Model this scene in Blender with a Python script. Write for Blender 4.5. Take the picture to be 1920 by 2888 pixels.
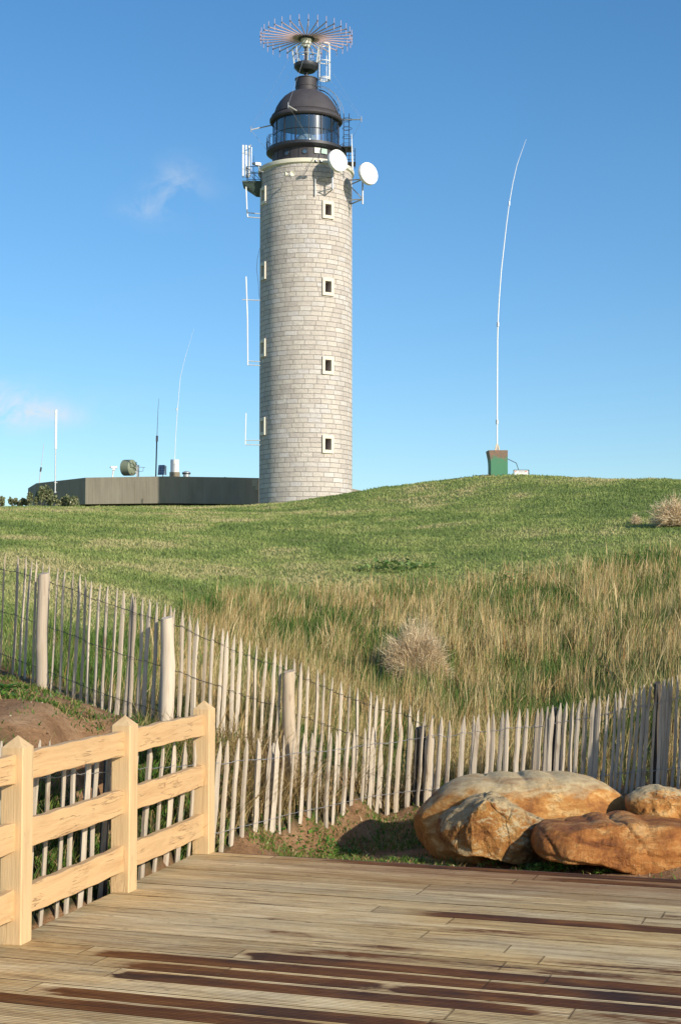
import bpy, math, random
import numpy as np
from mathutils import Vector, noise as mnoise

random.seed(7)
rng = np.random.default_rng(7)
sc = bpy.context.scene
for o in list(bpy.data.objects):
    bpy.data.objects.remove(o)
COL = sc.collection

# ------------------------------------------------------------------ camera
F = 4200.0                      # focal length in photo pixels (photo 1920 x 2888)
PITCH = math.atan(253 / F)
EYE = 1.85
cam_d = bpy.data.cameras.new("camera")
cam = bpy.data.objects.new("camera", cam_d)
COL.objects.link(cam)
cam.location = (0, 0, EYE)
cam.rotation_euler = (math.pi / 2 + PITCH, 0, 0)
cam_d.sensor_fit = 'VERTICAL'
cam_d.sensor_height = 36
cam_d.lens = F / 2888 * 36
cam_d.clip_start = 0.1
cam_d.clip_end = 9000
sc.camera = cam

# ------------------------------------------------------------------ light
SUN_EL = math.radians(23)
SUN_AZ = math.radians(42)       # to the right of the direction tower -> camera
sun_dir = Vector((math.sin(SUN_AZ) * math.cos(SUN_EL), -math.cos(SUN_AZ) * math.cos(SUN_EL), math.sin(SUN_EL)))
sd = bpy.data.lights.new("sun", 'SUN')
sd.energy = 5.0
sd.angle = math.radians(0.5)
sd.color = (1.0, 0.91, 0.76)
so = bpy.data.objects.new("sun", sd)
COL.objects.link(so)
so.rotation_euler = sun_dir.to_track_quat('Z', 'Y').to_euler()

world = bpy.data.worlds.new("World")
sc.world = world
world.use_nodes = True
wt = world.node_tree
wt.nodes.clear()
def N(t, kind, **kw):
    n = t.nodes.new(kind)
    for k, v in kw.items():
        setattr(n, k, v)
    return n
w_out = N(wt, 'ShaderNodeOutputWorld')
w_bg = N(wt, 'ShaderNodeBackground')
sky = N(wt, 'ShaderNodeTexSky', sky_type='NISHITA')
sky.sun_disc = False
sky.sun_elevation = SUN_EL
sky.sun_rotation = math.pi - SUN_AZ
sky.altitude = 0
sky.air_density = 1.0
sky.dust_density = 0.35
sky.ozone_density = 2.5
w_bg.inputs['Strength'].default_value = 0.135
wt.links.new(w_bg.outputs[0], w_out.inputs[0])
# thin clouds: two small wisps in given directions of the sky (world directions)
tc = N(wt, 'ShaderNodeTexCoord')
sep = N(wt, 'ShaderNodeSeparateXYZ')
wt.links.new(tc.outputs['Generated'], sep.inputs[0])
def M(t, op, a, b=None, c=None, clamp=False):
    n = N(t, 'ShaderNodeMath', operation=op)
    n.use_clamp = clamp
    for i, v in enumerate((a, b, c)):
        if v is None: continue
        if isinstance(v, (int, float)): n.inputs[i].default_value = v
        else: t.links.new(v, n.inputs[i])
    return n.outputs[0]
ysafe = M(wt, 'MAXIMUM', sep.outputs['Y'], 0.001)
az = M(wt, 'DIVIDE', sep.outputs['X'], ysafe)
el = M(wt, 'DIVIDE', sep.outputs['Z'], ysafe)
comb = N(wt, 'ShaderNodeCombineXYZ')
wt.links.new(az, comb.inputs[0]); wt.links.new(el, comb.inputs[1])
nz = N(wt, 'ShaderNodeTexNoise'); nz.inputs['Scale'].default_value = 34; nz.inputs['Detail'].default_value = 7
nz.inputs['Roughness'].default_value = 0.62; nz.inputs['Distortion'].default_value = 0.6
wt.links.new(comb.outputs[0], nz.inputs['Vector'])
prev = None
CLOUDS = [(-0.108, 0.291, 0.014, 0.012, 0.30), (-0.118, 0.277, 0.016, 0.013, 0.32), (-0.133, 0.268, 0.014, 0.007, 0.30), (-0.095, 0.279, 0.016, 0.006, 0.16),
          (-0.228, 0.132, 0.022, 0.012, 1.5), (-0.205, 0.126, 0.022, 0.007, 0.9), (-0.18, 0.124, 0.012, 0.006, 0.15),
          (-0.155, 0.138, 0.022, 0.006, 0.12)]
for cx, cy, sx, sy, amp in CLOUDS:
    dx = M(wt, 'DIVIDE', M(wt, 'SUBTRACT', az, cx), sx)
    dy = M(wt, 'DIVIDE', M(wt, 'SUBTRACT', el, cy), sy)
    d2 = M(wt, 'ADD', M(wt, 'MULTIPLY', dx, dx), M(wt, 'MULTIPLY', dy, dy))
    g = M(wt, 'MULTIPLY', M(wt, 'EXPONENT', M(wt, 'MULTIPLY', d2, -0.8)), amp)
    prev = g if prev is None else M(wt, 'ADD', prev, g)
nm = M(wt, 'MULTIPLY', M(wt, 'SUBTRACT', nz.outputs['Fac'], 0.36), 3.4, clamp=True)
mask = M(wt, 'MINIMUM', M(wt, 'MULTIPLY', M(wt, 'MULTIPLY', prev, nm), 0.8, clamp=True), 0.7)
mixc = N(wt, 'ShaderNodeMixRGB')
wt.links.new(mask, mixc.inputs[0])
SKY_TINT = N(wt, 'ShaderNodeHueSaturation')
SKY_TINT.inputs['Saturation'].default_value = 1.27
wt.links.new(sky.outputs[0], SKY_TINT.inputs['Color'])
hz_ = N(wt, 'ShaderNodeMapRange'); hz_.inputs['From Min'].default_value = 0.0; hz_.inputs['From Max'].default_value = 0.30
wt.links.new(el, hz_.inputs['Value'])
hr = N(wt, 'ShaderNodeValToRGB'); hr.color_ramp.elements[0].color = (0.74, 0.85, 0.97, 1); hr.color_ramp.elements[1].color = (1, 1, 1, 1)
wt.links.new(hz_.outputs[0], hr.inputs[0])
hm = N(wt, 'ShaderNodeMixRGB', blend_type='MULTIPLY'); hm.inputs[0].default_value = 1.0
wt.links.new(SKY_TINT.outputs[0], hm.inputs[1]); wt.links.new(hr.outputs[0], hm.inputs[2])
wt.links.new(hm.outputs[0], mixc.inputs[1])
mixc.inputs[2].default_value = (5.2, 5.4, 5.6, 1)
wt.links.new(mixc.outputs[0], w_bg.inputs['Color'])

sc.view_settings.view_transform = 'Standard'
sc.view_settings.look = 'None'
sc.view_settings.exposure = 0.18
sc.view_settings.gamma = 1
sc.render.engine = 'CYCLES'
sc.cycles.max_bounces = 6
sc.cycles.transparent_max_bounces = 12

# ------------------------------------------------------------------ measured rays
cp, sp_ = math.cos(PITCH), math.sin(PITCH)
def at(px, py, Y):
    """World point seen at photo pixel (px, py) and lying in the plane y = Y."""
    u = (px - 960) / F; v = (1444 - py) / F
    d = (u, cp - v * sp_, sp_ + v * cp)
    t = Y / d[1]
    return Vector((d[0] * t, Y, EYE + d[2] * t))
def onz(px, py, z):
    u = (px - 960) / F; v = (1444 - py) / F
    d = (u, cp - v * sp_, sp_ + v * cp)
    t = (z - EYE) / d[2]
    return Vector((d[0] * t, d[1] * t, z))

# ------------------------------------------------------------------ objects
ORIG = {}
def tag(o, label=None, cat=None, group=None, kind=None):
    if label: o['label'] = label
    if cat: o['category'] = cat
    if group: o['group'] = group
    if kind: o['kind'] = kind
    return o
def empty(name, loc, label, cat, group=None):
    o = bpy.data.objects.new(name, None)
    COL.objects.link(o)
    o.location = loc
    o.empty_display_size = 0.2
    ORIG[o.name] = Vector(loc)
    tag(o, label, cat, group)
    return o

class MB:
    def __init__(s): s.v = []; s.f = []
    def quad(s, a, b, c, d):
        i = len(s.v); s.v += [a, b, c, d]; s.f.append((i, i + 1, i + 2, i + 3))
    def box(s, c, size, rz=0, ax=None):
        """c centre; ax optional 3 axes"""
        if ax is None:
            ax = (Vector((math.cos(rz), math.sin(rz), 0)), Vector((-math.sin(rz), math.cos(rz), 0)), Vector((0, 0, 1)))
        c = Vector(c); h = [x / 2 for x in size]; i = len(s.v)
        for a in (-1, 1):
            for b in (-1, 1):
                for d in (-1, 1):
                    s.v.append(c + ax[0] * (a * h[0]) + ax[1] * (b * h[1]) + ax[2] * (d * h[2]))
        for f in ((0, 1, 3, 2), (4, 6, 7, 5), (0, 4, 5, 1), (2, 3, 7, 6), (0, 2, 6, 4), (1, 5, 7, 3)):
            s.f.append(tuple(i + k for k in f))
        return s
    def tube(s, pts, r, n=6, closed=False, cap=True):
        pts = [Vector(p) for p in pts]
        if not isinstance(r, (list, tuple)): r = [r] * len(pts)
        i0 = len(s.v); m = len(pts); ref = None
        for k, p in enumerate(pts):
            if closed: t = pts[(k + 1) % m] - pts[k - 1]
            else: t = pts[min(k + 1, m - 1)] - pts[max(k - 1, 0)]
            t.normalize()
            if ref is None: ref = Vector((0, 0, 1)) if abs(t.z) < 0.9 else Vector((1, 0, 0))
            a = t.cross(ref).normalized(); b = t.cross(a).normalized()
            if abs(t.z) < 0.9: ref = Vector((0, 0, 1))
            for j in range(n):
                an = 2 * math.pi * j / n
                s.v.append(p + a * (math.cos(an) * r[k]) + b * (math.sin(an) * r[k]))
        for k in range(m if closed else m - 1):
            k2 = (k + 1) % m
            for j in range(n):
                j2 = (j + 1) % n
                s.f.append((i0 + k * n + j, i0 + k * n + j2, i0 + k2 * n + j2, i0 + k2 * n + j))
        if cap and not closed:
            s.f.append(tuple(i0 + j for j in range(n - 1, -1, -1)))
            s.f.append(tuple(i0 + (m - 1) * n + j for j in range(n)))
        return s
    def ring(s, c, R, r, n=48, m=6, a0=0, a1=None, axis=None):
        c = Vector(c)
        X, Y = (Vector((1, 0, 0)), Vector((0, 1, 0))) if axis is None else axis
        if a1 is None:
            pts = [c + X * (R * math.cos(2 * math.pi * k / n)) + Y * (R * math.sin(2 * math.pi * k / n)) for k in range(n)]
            return s.tube(pts, r, m, closed=True)
        pts = [c + X * (R * math.cos(a0 + (a1 - a0) * k / n)) + Y * (R * math.sin(a0 + (a1 - a0) * k / n)) for k in range(n + 1)]
        return s.tube(pts, r, m)
    def lathe(s, c, prof, n=64, ax=None, wob=None):
        """prof list of (r, h) along axis ax from c"""
        c = Vector(c)
        if ax is None: A, X, Y = Vector((0, 0, 1)), Vector((1, 0, 0)), Vector((0, 1, 0))
        else:
            A = Vector(ax).normalized()
            X = A.cross(Vector((0, 0, 1)))
            X = X.normalized() if X.length > 1e-3 else Vector((1, 0, 0))
            Y = A.cross(X).normalized()
        i0 = len(s.v); m = len(prof)
        for r, h in prof:
            for j in range(n):
                an = 2 * math.pi * j / n
                k = 1 if wob is None else wob(an, h)
                s.v.append(c + A * h + X * (math.cos(an) * r * k) + Y * (math.sin(an) * r * k))
        for k in range(m - 1):
            for j in range(n):
                j2 = (j + 1) % n
                s.f.append((i0 + k * n + j, i0 + k * n + j2, i0 + (k + 1) * n + j2, i0 + (k + 1) * n + j))
        if prof[0][0] > 1e-4: s.f.append(tuple(i0 + j for j in range(n - 1, -1, -1)))
        if prof[-1][0] > 1e-4: s.f.append(tuple(i0 + (m - 1) * n + j for j in range(n)))
        return s
    def build(s, name, mat, parent=None, smooth=False, bevel=0, **tags):
        off = Vector((0, 0, 0))
        root = parent
        while root is not None and root.parent is not None: root = root.parent
        if root is not None: off = ORIG.get(root.name, Vector((0, 0, 0)))
        elif s.v:
            # a thing that is one mesh: origin at the middle of its base
            zs = min(v[2] for v in s.v)
            off = Vector((sum(v[0] for v in s.v) / len(s.v), sum(v[1] for v in s.v) / len(s.v), zs))
        me = bpy.data.meshes.new(name)
        me.from_pydata([tuple(Vector(v) - off) for v in s.v], [], s.f)
        me.validate()
        if mat: me.materials.append(mat)
        if smooth:
            me.shade_smooth()
            try: me.set_sharp_from_angle(angle=math.radians(40))
            except Exception: pass
        o = bpy.data.objects.new(name, me)
        COL.objects.link(o)
        if parent is not None: o.parent = parent
        else:
            o.location = off; ORIG[o.name] = off
        if bevel:
            b = o.modifiers.new("bevel", 'BEVEL'); b.width = bevel; b.segments = 2; b.limit_method = 'ANGLE'
        tag(o, **tags)
        return o

def grid_mesh(name, verts, faces_flat, nper, mat, colors=None, uvs=None, smooth=True, loc=(0, 0, 0)):
    me = bpy.data.meshes.new(name)
    nv = len(verts)
    me.vertices.add(nv)
    me.vertices.foreach_set('co', np.asarray(verts, np.float32).ravel())
    nper = np.asarray(nper, np.int32)
    me.loops.add(len(faces_flat))
    me.loops.foreach_set('vertex_index', np.asarray(faces_flat, np.int32))
    me.polygons.add(len(nper))
    st = np.concatenate([[0], np.cumsum(nper)[:-1]]).astype(np.int32)
    me.polygons.foreach_set('loop_start', st)
    me.polygons.foreach_set('loop_total', nper)
    me.polygons.foreach_set('use_smooth', np.full(len(nper), smooth))
    me.update(calc_edges=True)
    if colors is not None:
        for cname, arr in colors.items():
            a = me.attributes.new(cname, 'FLOAT_COLOR', 'POINT')
            c4 = np.ones((nv, 4), np.float32); c4[:, :arr.shape[1]] = arr
            a.data.foreach_set('color', c4.ravel())
    me.materials.append(mat)
    o = bpy.data.objects.new(name, me)
    o.location = loc
    COL.objects.link(o)
    return o

# ------------------------------------------------------------------ materials
def mat_new(name):
    m = bpy.data.materials.new(name); m.use_nodes = True
    t = m.node_tree
    b = t.nodes['Principled BSDF']
    return m, t, b
def setc(sock, c): sock.default_value = (c[0], c[1], c[2], 1)
def plain(name, col, rough=0.6, metal=0.0, var=0.12, scale=6, bump=0.0, bscale=40, spec=0.5, col2=None):
    """plain paint/metal with noise variation in tone, and optional bump"""
    m, t, b = mat_new(name)
    tcn = N(t, 'ShaderNodeTexCoord')
    n1 = N(t, 'ShaderNodeTexNoise'); n1.inputs['Scale'].default_value = scale; n1.inputs['Detail'].default_value = 6
    n1.inputs['Roughness'].default_value = 0.65
    t.links.new(tcn.outputs['Object'], n1.inputs['Vector'])
    cr = N(t, 'ShaderNodeValToRGB')
    cr.color_ramp.elements[0].position = 0.3; cr.color_ramp.elements[1].position = 0.7
    c2 = col2 if col2 else [min(1, x * (1 + var)) for x in col]
    c1 = col if col2 else [x * (1 - var) for x in col]
    cr.color_ramp.elements[0].color = (*c1, 1); cr.color_ramp.elements[1].color = (*c2, 1)
    t.links.new(n1.outputs['Fac'], cr.inputs[0]); t.links.new(cr.outputs[0], b.inputs['Base Color'])
    b.inputs['Roughness'].default_value = rough; b.inputs['Metallic'].default_value = metal
    b.inputs['Specular IOR Level'].default_value = spec
    if bump:
        n2 = N(t, 'ShaderNodeTexNoise'); n2.inputs['Scale'].default_value = bscale; n2.inputs['Detail'].default_value = 5
        t.links.new(tcn.outputs['Object'], n2.inputs['Vector'])
        bp = N(t, 'ShaderNodeBump'); bp.inputs['Strength'].default_value = 0.6; bp.inputs['Distance'].default_value = bump
        t.links.new(n2.outputs['Fac'], bp.inputs['Height']); t.links.new(bp.outputs[0], b.inputs['Normal'])
    return m
def ramp(t, fac, stops, interp='LINEAR'):
    cr = N(t, 'ShaderNodeValToRGB'); cr.color_ramp.interpolation = interp
    e = cr.color_ramp.elements
    while len(e) < len(stops): e.new(0.5)
    for k, (p, c) in enumerate(stops):
        e[k].position = p; e[k].color = (c[0], c[1], c[2], 1) if not isinstance(c, (int, float)) else (c, c, c, 1)
    if fac is not None: t.links.new(fac, cr.inputs[0])
    return cr.outputs[0]
def noise_n(t, vec, scale, detail=5, rough=0.6, dist=0.0):
    n = N(t, 'ShaderNodeTexNoise'); n.inputs['Scale'].default_value = scale; n.inputs['Detail'].default_value = detail
    n.inputs['Roughness'].default_value = rough; n.inputs['Distortion'].default_value = dist
    if vec is not None: t.links.new(vec, n.inputs['Vector'])
    return n.outputs['Fac']
def mapping(t, vec, scale=(1, 1, 1), loc=(0, 0, 0), rot=(0, 0, 0)):
    n = N(t, 'ShaderNodeMapping'); n.inputs['Scale'].default_value = scale; n.inputs['Location'].default_value = loc
    n.inputs['Rotation'].default_value = rot
    t.links.new(vec, n.inputs['Vector']); return n.outputs[0]
def mixc_(t, fac, a, b, mode='MIX'):
    n = N(t, 'ShaderNodeMixRGB', blend_type=mode)
    for i, v in enumerate((fac, a, b)):
        if isinstance(v, (int, float)): n.inputs[i].default_value = v
        elif isinstance(v, tuple): n.inputs[i].default_value = (v[0], v[1], v[2], 1)
        else: t.links.new(v, n.inputs[i])
    return n.outputs[0]
def bump_n(t, b, h, dist, strength=1.0):
    bp = N(t, 'ShaderNodeBump'); bp.inputs['Strength'].default_value = strength; bp.inputs['Distance'].default_value = dist
    t.links.new(h, bp.inputs['Height']); t.links.new(bp.outputs[0], b.inputs['Normal'])
def objrand(t):
    return N(t, 'ShaderNodeObjectInfo').outputs['Random']

# split chestnut wood: grain runs along z of the object, tone differs per picket
def mat_picket(name, light, dark, stain):
    m, t, b = mat_new(name)
    tcn = N(t, 'ShaderNodeTexCoord')
    geo = N(t, 'ShaderNodeNewGeometry')
    r = objrand(t)
    sh = N(t, 'ShaderNodeVectorMath', operation='ADD')
    t.links.new(geo.outputs['Position'], sh.inputs[0])
    g1 = noise_n(t, mapping(t, geo.outputs['Position'], (60, 60, 3.0)), 1.0, 6, 0.7)
    g2 = noise_n(t, mapping(t, geo.outputs['Position'], (9, 9, 2.5)), 1.0, 4, 0.6)
    c = ramp(t, g1, [(0.25, dark), (0.5, light), (0.8, tuple(min(1, x * 1.15) for x in light))])
    c = mixc_(t, ramp(t, g2, [(0.60, 0.0), (0.72, 0.75)]), c, stain)
    v = ramp(t, r, [(0, (0.74, 0.72, 0.70)), (0.35, (0.95, 0.93, 0.90)), (0.75, (1.06, 1.05, 1.04)), (1, (0.86, 0.80, 0.72))])
    c = mixc_(t, 1.0, c, v, 'MULTIPLY')
    t.links.new(c, b.inputs['Base Color'])
    b.inputs['Roughness'].default_value = 0.75
    b.inputs['Specular IOR Level'].default_value = 0.3
    bump_n(t, b, g1, 0.004)
    return m
M_picket = mat_picket('split_wood', (0.50, 0.43, 0.34), (0.33, 0.27, 0.21), (0.19, 0.12, 0.075))
M_post = mat_picket('debarked_round_wood', (0.54, 0.46, 0.36), (0.42, 0.34, 0.25), (0.24, 0.15, 0.09))
M_darkpost = mat_picket('dark_old_wood', (0.10, 0.085, 0.07), (0.05, 0.042, 0.035), (0.03, 0.025, 0.02))
M_wire_dark = plain('dark_wire', (0.035, 0.04, 0.045), 0.5, 0.6)
M_wire = plain('galvanised_wire', (0.42, 0.42, 0.42), 0.45, 0.7)

def mat_fresh(name, light, dark, along):
    """sawn pale wood, grain along axis: 'z' or the rail direction"""
    m, t, b = mat_new(name)
    geo = N(t, 'ShaderNodeNewGeometry'); r = objrand(t)
    off = N(t, 'ShaderNodeVectorMath', operation='ADD')
    t.links.new(geo.outputs['Position'], off.inputs[0])
    cx = N(t, 'ShaderNodeCombineXYZ'); t.links.new(M(t, 'MULTIPLY', r, 40.0), cx.inputs[0]); t.links.new(M(t, 'MULTIPLY', r, 17.0), cx.inputs[2])
    t.links.new(cx.outputs[0], off.inputs[1])
    rot_ = mapping(t, off.outputs[0], (1, 1, 1), rot=(0, 0, math.radians(14.66)))
    sc_ = (22, 22, 1.2) if along == 'z' else (22, 1.6, 16)
    p = mapping(t, rot_, sc_)
    g1 = noise_n(t, p, 1.0, 5, 0.65, 0.8)
    g2 = noise_n(t, mapping(t, rot_, tuple(x * 3.5 for x in sc_)), 1.0, 4, 0.7, 0.3)
    big = noise_n(t, off.outputs[0], 2.2, 3, 0.5)
    c = ramp(t, g1, [(0.28, dark), (0.52, light), (0.78, tuple(min(1, x * 1.1) for x in light))])
    c = mixc_(t, ramp(t, g2, [(0.60, 0.0), (0.85, 0.3)]), c, tuple(x * 0.72 for x in dark))
    c = mixc_(t, ramp(t, big, [(0.35, 0.0), (0.7, 0.25)]), c, (0.44, 0.33, 0.19))
    # fine drying cracks
    w = noise_n(t, mapping(t, rot_, (8, 1.2, 14) if along != 'z' else (9, 9, 1.0)), 1.0, 5, 0.6, 0.35)
    crack = ramp(t, M(t, 'ABSOLUTE', M(t, 'SUBTRACT', w, 0.5)), [(0.0, 0.8), (0.004, 0.5), (0.009, 0.0)])
    where = ramp(t, noise_n(t, off.outputs[0], 3.5, 2, 0.5), [(0.48, 0.0), (0.58, 1.0)])
    cm = M(t, 'MULTIPLY', crack, M(t, 'MULTIPLY', where, 0.38 if along != 'z' else 0.2))
    c = mixc_(t, cm, c, (0.22, 0.13, 0.06))
    # knots
    vo = N(t, 'ShaderNodeTexVoronoi'); vo.inputs['Scale'].default_value = 3.3
    t.links.new(off.outputs[0], vo.inputs['Vector'])
    kn = ramp(t, vo.outputs['Distance'], [(0.0, 0.8), (0.045, 0.55), (0.07, 0.0)])
    c = mixc_(t, kn, c, (0.26, 0.15, 0.07))
    t.links.new(c, b.inputs['Base Color'])
    b.inputs['Roughness'].default_value = 0.62; b.inputs['Specular IOR Level'].default_value = 0.35
    bump_n(t, b, M(t, 'SUBTRACT', g2, M(t, 'MULTIPLY', cm, 3.0)), 0.003)
    return m
M_rail = mat_fresh('fresh_sawn_rail_wood', (0.60, 0.385, 0.19), (0.47, 0.28, 0.13), 'r')
M_rpost = mat_fresh('fresh_sawn_post_wood', (0.63, 0.44, 0.235), (0.52, 0.34, 0.17), 'z')

# ------------------------------------------------------------------ terrain height from surveyed spots
CP = []
def cpz(px, Y, z): CP.append((px, Y, z))
def cpy(px, py, Y):
    CP.append((px, Y, at(px, py, Y).z))
for px in (-3500, -1800, -600, 0, 500, 960, 1400, 1920, 2700, 3800, 5200):
    for Y in (3, 5, 7):
        cpz(px, Y, -0.32)
for px, Y, z in ((-600, 8, -.2), (0, 8.2, -.25), (300, 9.2, -.28), (500, 10.6, -.25), (600, 11.3, -.2), (960, 8.5, -.3), (1500, 8.5, -.3), (1920, 8.2, -.3), (2700, 8, -.3),
                 (650, 11.3, -.14), (900, 11.1, -.13), (1200, 10.9, -.12), (1500, 10.6, -.12), (1700, 10.5, -.1), (1950, 10.2, -.1), (2500, 9.6, -.1)):
    cpz(px, Y, z)
# near fence line base (px, base py, Y)
NEAR = [(-400, 2700, 8.2), (0, 2640, 8.7), (100, 2610, 8.98), (190, 2567, 9.3), (412, 2472, 10.5), (502, 2436, 10.9), (641, 2398, 11.5), (820, 2344, 12.35), (902, 2325, 12.85),
        (955, 2311, 13.15), (1053, 2288, 13.7), (1143, 2276, 13.9), (1300, 2268, 13.75), (1450, 2258, 13.6), (1600, 2247, 13.42), (1753, 2234, 13.1),
        (1900, 2225, 12.7), (2100, 2222, 12.1), (2500, 2240, 11.0), (2900, 2270, 10.2)]
FAR = [(-500, 1845, 17.0), (-200, 1862, 15.4), (0, 1889, 14.2), (150, 1949, 13.35), (300, 2010, 12.75), (450, 2056, 12.45), (604, 2100, 12.4), (830, 2165, 12.8), (1000, 2212, 13.6), (1160, 2255, 14.3), (1215, 2268, 14.45)]
for a in NEAR[1:]: cpy(*a)
for a in FAR[:-1]: cpy(*a)
# soil bank between the two fences, left
for a in ((0, 2090, 10.0), (0, 2000, 10.8), (150, 2095, 10.4), (150, 2020, 10.9), (300, 2085, 11.2), (-300, 2080, 9.9), (-300, 1950, 11.5), (380, 2130, 10.95)):
    cpy(*a)
for px, Y, z in ((190, 10.0, .30), (330, 10.9, .42), (480, 11.5, .35), (1000, 11.8, -.16), (1300, 11.6, -.14), (1700, 11.6, -.06), (1300, 13.0, -.1), (1600, 12.6, -.03), (1900, 11.2, .05), (-800, 10, 1.0), (-1500, 9, .9), (-1500, 14, 2.0)):
    cpz(px, Y, z)
# hillside
for px, lst in {
    -600: ((18, 1.9), (26, 2.4), (45, 3.9), (70, 6.0)),
    0: ((16, 1.5), (20, 1.85), (30, 2.75), (48, 4.35), (70, 6.1)),
    400: ((15.5, .95), (18, 1.15), (22, 1.5), (30, 2.4), (48, 4.2), (70, 6.05)),
    800: ((16, .3), (18, .45), (22, .9), (27, 1.6), (34, 2.4), (48, 4.05), (70, 6.05)),
    1200: ((16, .08), (18, .3), (22, .85), (27, 1.55), (34, 2.5), (48, 4.2), (64, 6.0)),
    1600: ((16, .2), (19, .65), (23, 1.25), (28, 1.95), (36, 3.0), (48, 4.6), (60, 6.2)),
    1920: ((14, .55), (17, .9), (21, 1.5), (28, 2.3), (36, 3.3), (48, 4.9), (58, 6.2)),
    2600: ((14, .7), (20, 1.6), (30, 2.8), (48, 4.9), (58, 6.1)),
}.items():
    for Y, z in lst: cpz(px, Y, z)
for a in ((-600, 1435, 89), (0, 1434, 89), (300, 1433, 89), (600, 1432, 89), (780, 1429, 89), (862, 1426, 89), (930, 1414, 87), (1000, 1399, 85), (1100, 1379, 82), (1200, 1364, 78), (1300, 1352, 75),
          (1360, 1344, 73), (1420, 1340, 72), (1500, 1343, 71.5), (1600, 1347, 71), (1750, 1355, 70), (1920, 1356, 68), (2600, 1385, 66)):
    cpy(*a)
for px in (-600, 100, 500, 800, 862):
    for Y, z in ((98, 8.05), (106, 8.35), (125, 8.4), (160, 8.3)): cpz(px, Y, z)
for px, Y, z in ((1100, 95, 8.0), (1100, 125, 7.5), (1350, 90, 7.4), (1500, 90, 7.1), (1500, 130, 6.5), (1900, 85, 6.9), (1900, 130, 6), (2600, 90, 6.4), (3800, 60, 5.5), (3800, 30, 2.6), (3800, 15, .6), (5200, 12, .2),
                 (-1800, 25, 2.6), (-1800, 60, 5.2), (-1800, 120, 8), (-3500, 12, 1.2), (-3500, 40, 4), (-3500, 120, 7), (5200, 40, 3.5), (5200, 120, 6)):
    cpz(px, Y, z)
CPa = np.array(CP, float)
def q_of(px, Y): return np.stack([px / 1000.0, np.log(Y) * 2.2], -1)
_q = q_of(CPa[:, 0], CPa[:, 1])
def _phi(r): return np.sqrt(r * r + 0.003)
_d = np.linalg.norm(_q[:, None] - _q[None], axis=2)
_n = len(_q)
_A = np.zeros((_n + 3, _n + 3)); _A[:_n, :_n] = _phi(_d) - 0.0006 * np.eye(_n)
_A[:_n, _n] = 1; _A[:_n, _n + 1:] = _q; _A[_n, :_n] = 1; _A[_n + 1:, :_n] = _q.T
_w = np.linalg.solve(_A, np.concatenate([CPa[:, 2], [0, 0, 0]]))
def height(X, Y):
    X = np.asarray(X, float); Y = np.asarray(Y, float)
    Yc = np.clip(Y, 3, 160)
    px = np.clip(X / np.maximum(Y, 3) * F + 960, -3500, 5200)
    q = q_of(px, Yc).reshape(-1, 2)
    out = np.empty(len(q))
    for i in range(0, len(q), 20000):
        qq = q[i:i + 20000]
        d = np.linalg.norm(qq[:, None] - _q[None], axis=2)
        out[i:i + 20000] = _phi(d) @ _w[:_n] + _w[_n] + qq @ _w[_n + 1:]
    return out.reshape(X.shape)
def hz(x, y): return float(height(np.array([x]), np.array([y]))[0])

# value noise for numpy
def vnoise(x, y, seed=0):
    def h(i, j):
        n = (i * 374761393 + j * 668265263 + seed * 1442695041) & 0xffffffff
        n = ((n ^ (n >> 13)) * 1274126177) & 0xffffffff
        return ((n ^ (n >> 16)) & 0xffff) / 65535.0
    xi = np.floor(x).astype(np.int64); yi = np.floor(y).astype(np.int64)
    fx = x - xi; fy = y - yi
    fx = fx * fx * (3 - 2 * fx); fy = fy * fy * (3 - 2 * fy)
    return (h(xi, yi) * (1 - fx) + h(xi + 1, yi) * fx) * (1 - fy) + (h(xi, yi + 1) * (1 - fx) + h(xi + 1, yi + 1) * fx) * fy
def fbm(x, y, seed=0, o=4):
    s = 0; a = 0.5; t = 0
    for k in range(o):
        s = s + a * vnoise(x * 2 ** k, y * 2 ** k, seed + k); t += a; a *= 0.55
    return s / t

# fence lines as ground curves Y(px)
npx = np.array([a[0] for a in NEAR], float); nY = np.array([a[2] for a in NEAR])
fpx = np.array([a[0] for a in FAR], float); fY = np.array([a[2] for a in FAR])
def near_Y(px): return np.interp(px, npx, nY)
def far_Y(px): return np.where(px < 1215, np.interp(px, fpx, fY), near_Y(px))

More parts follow.
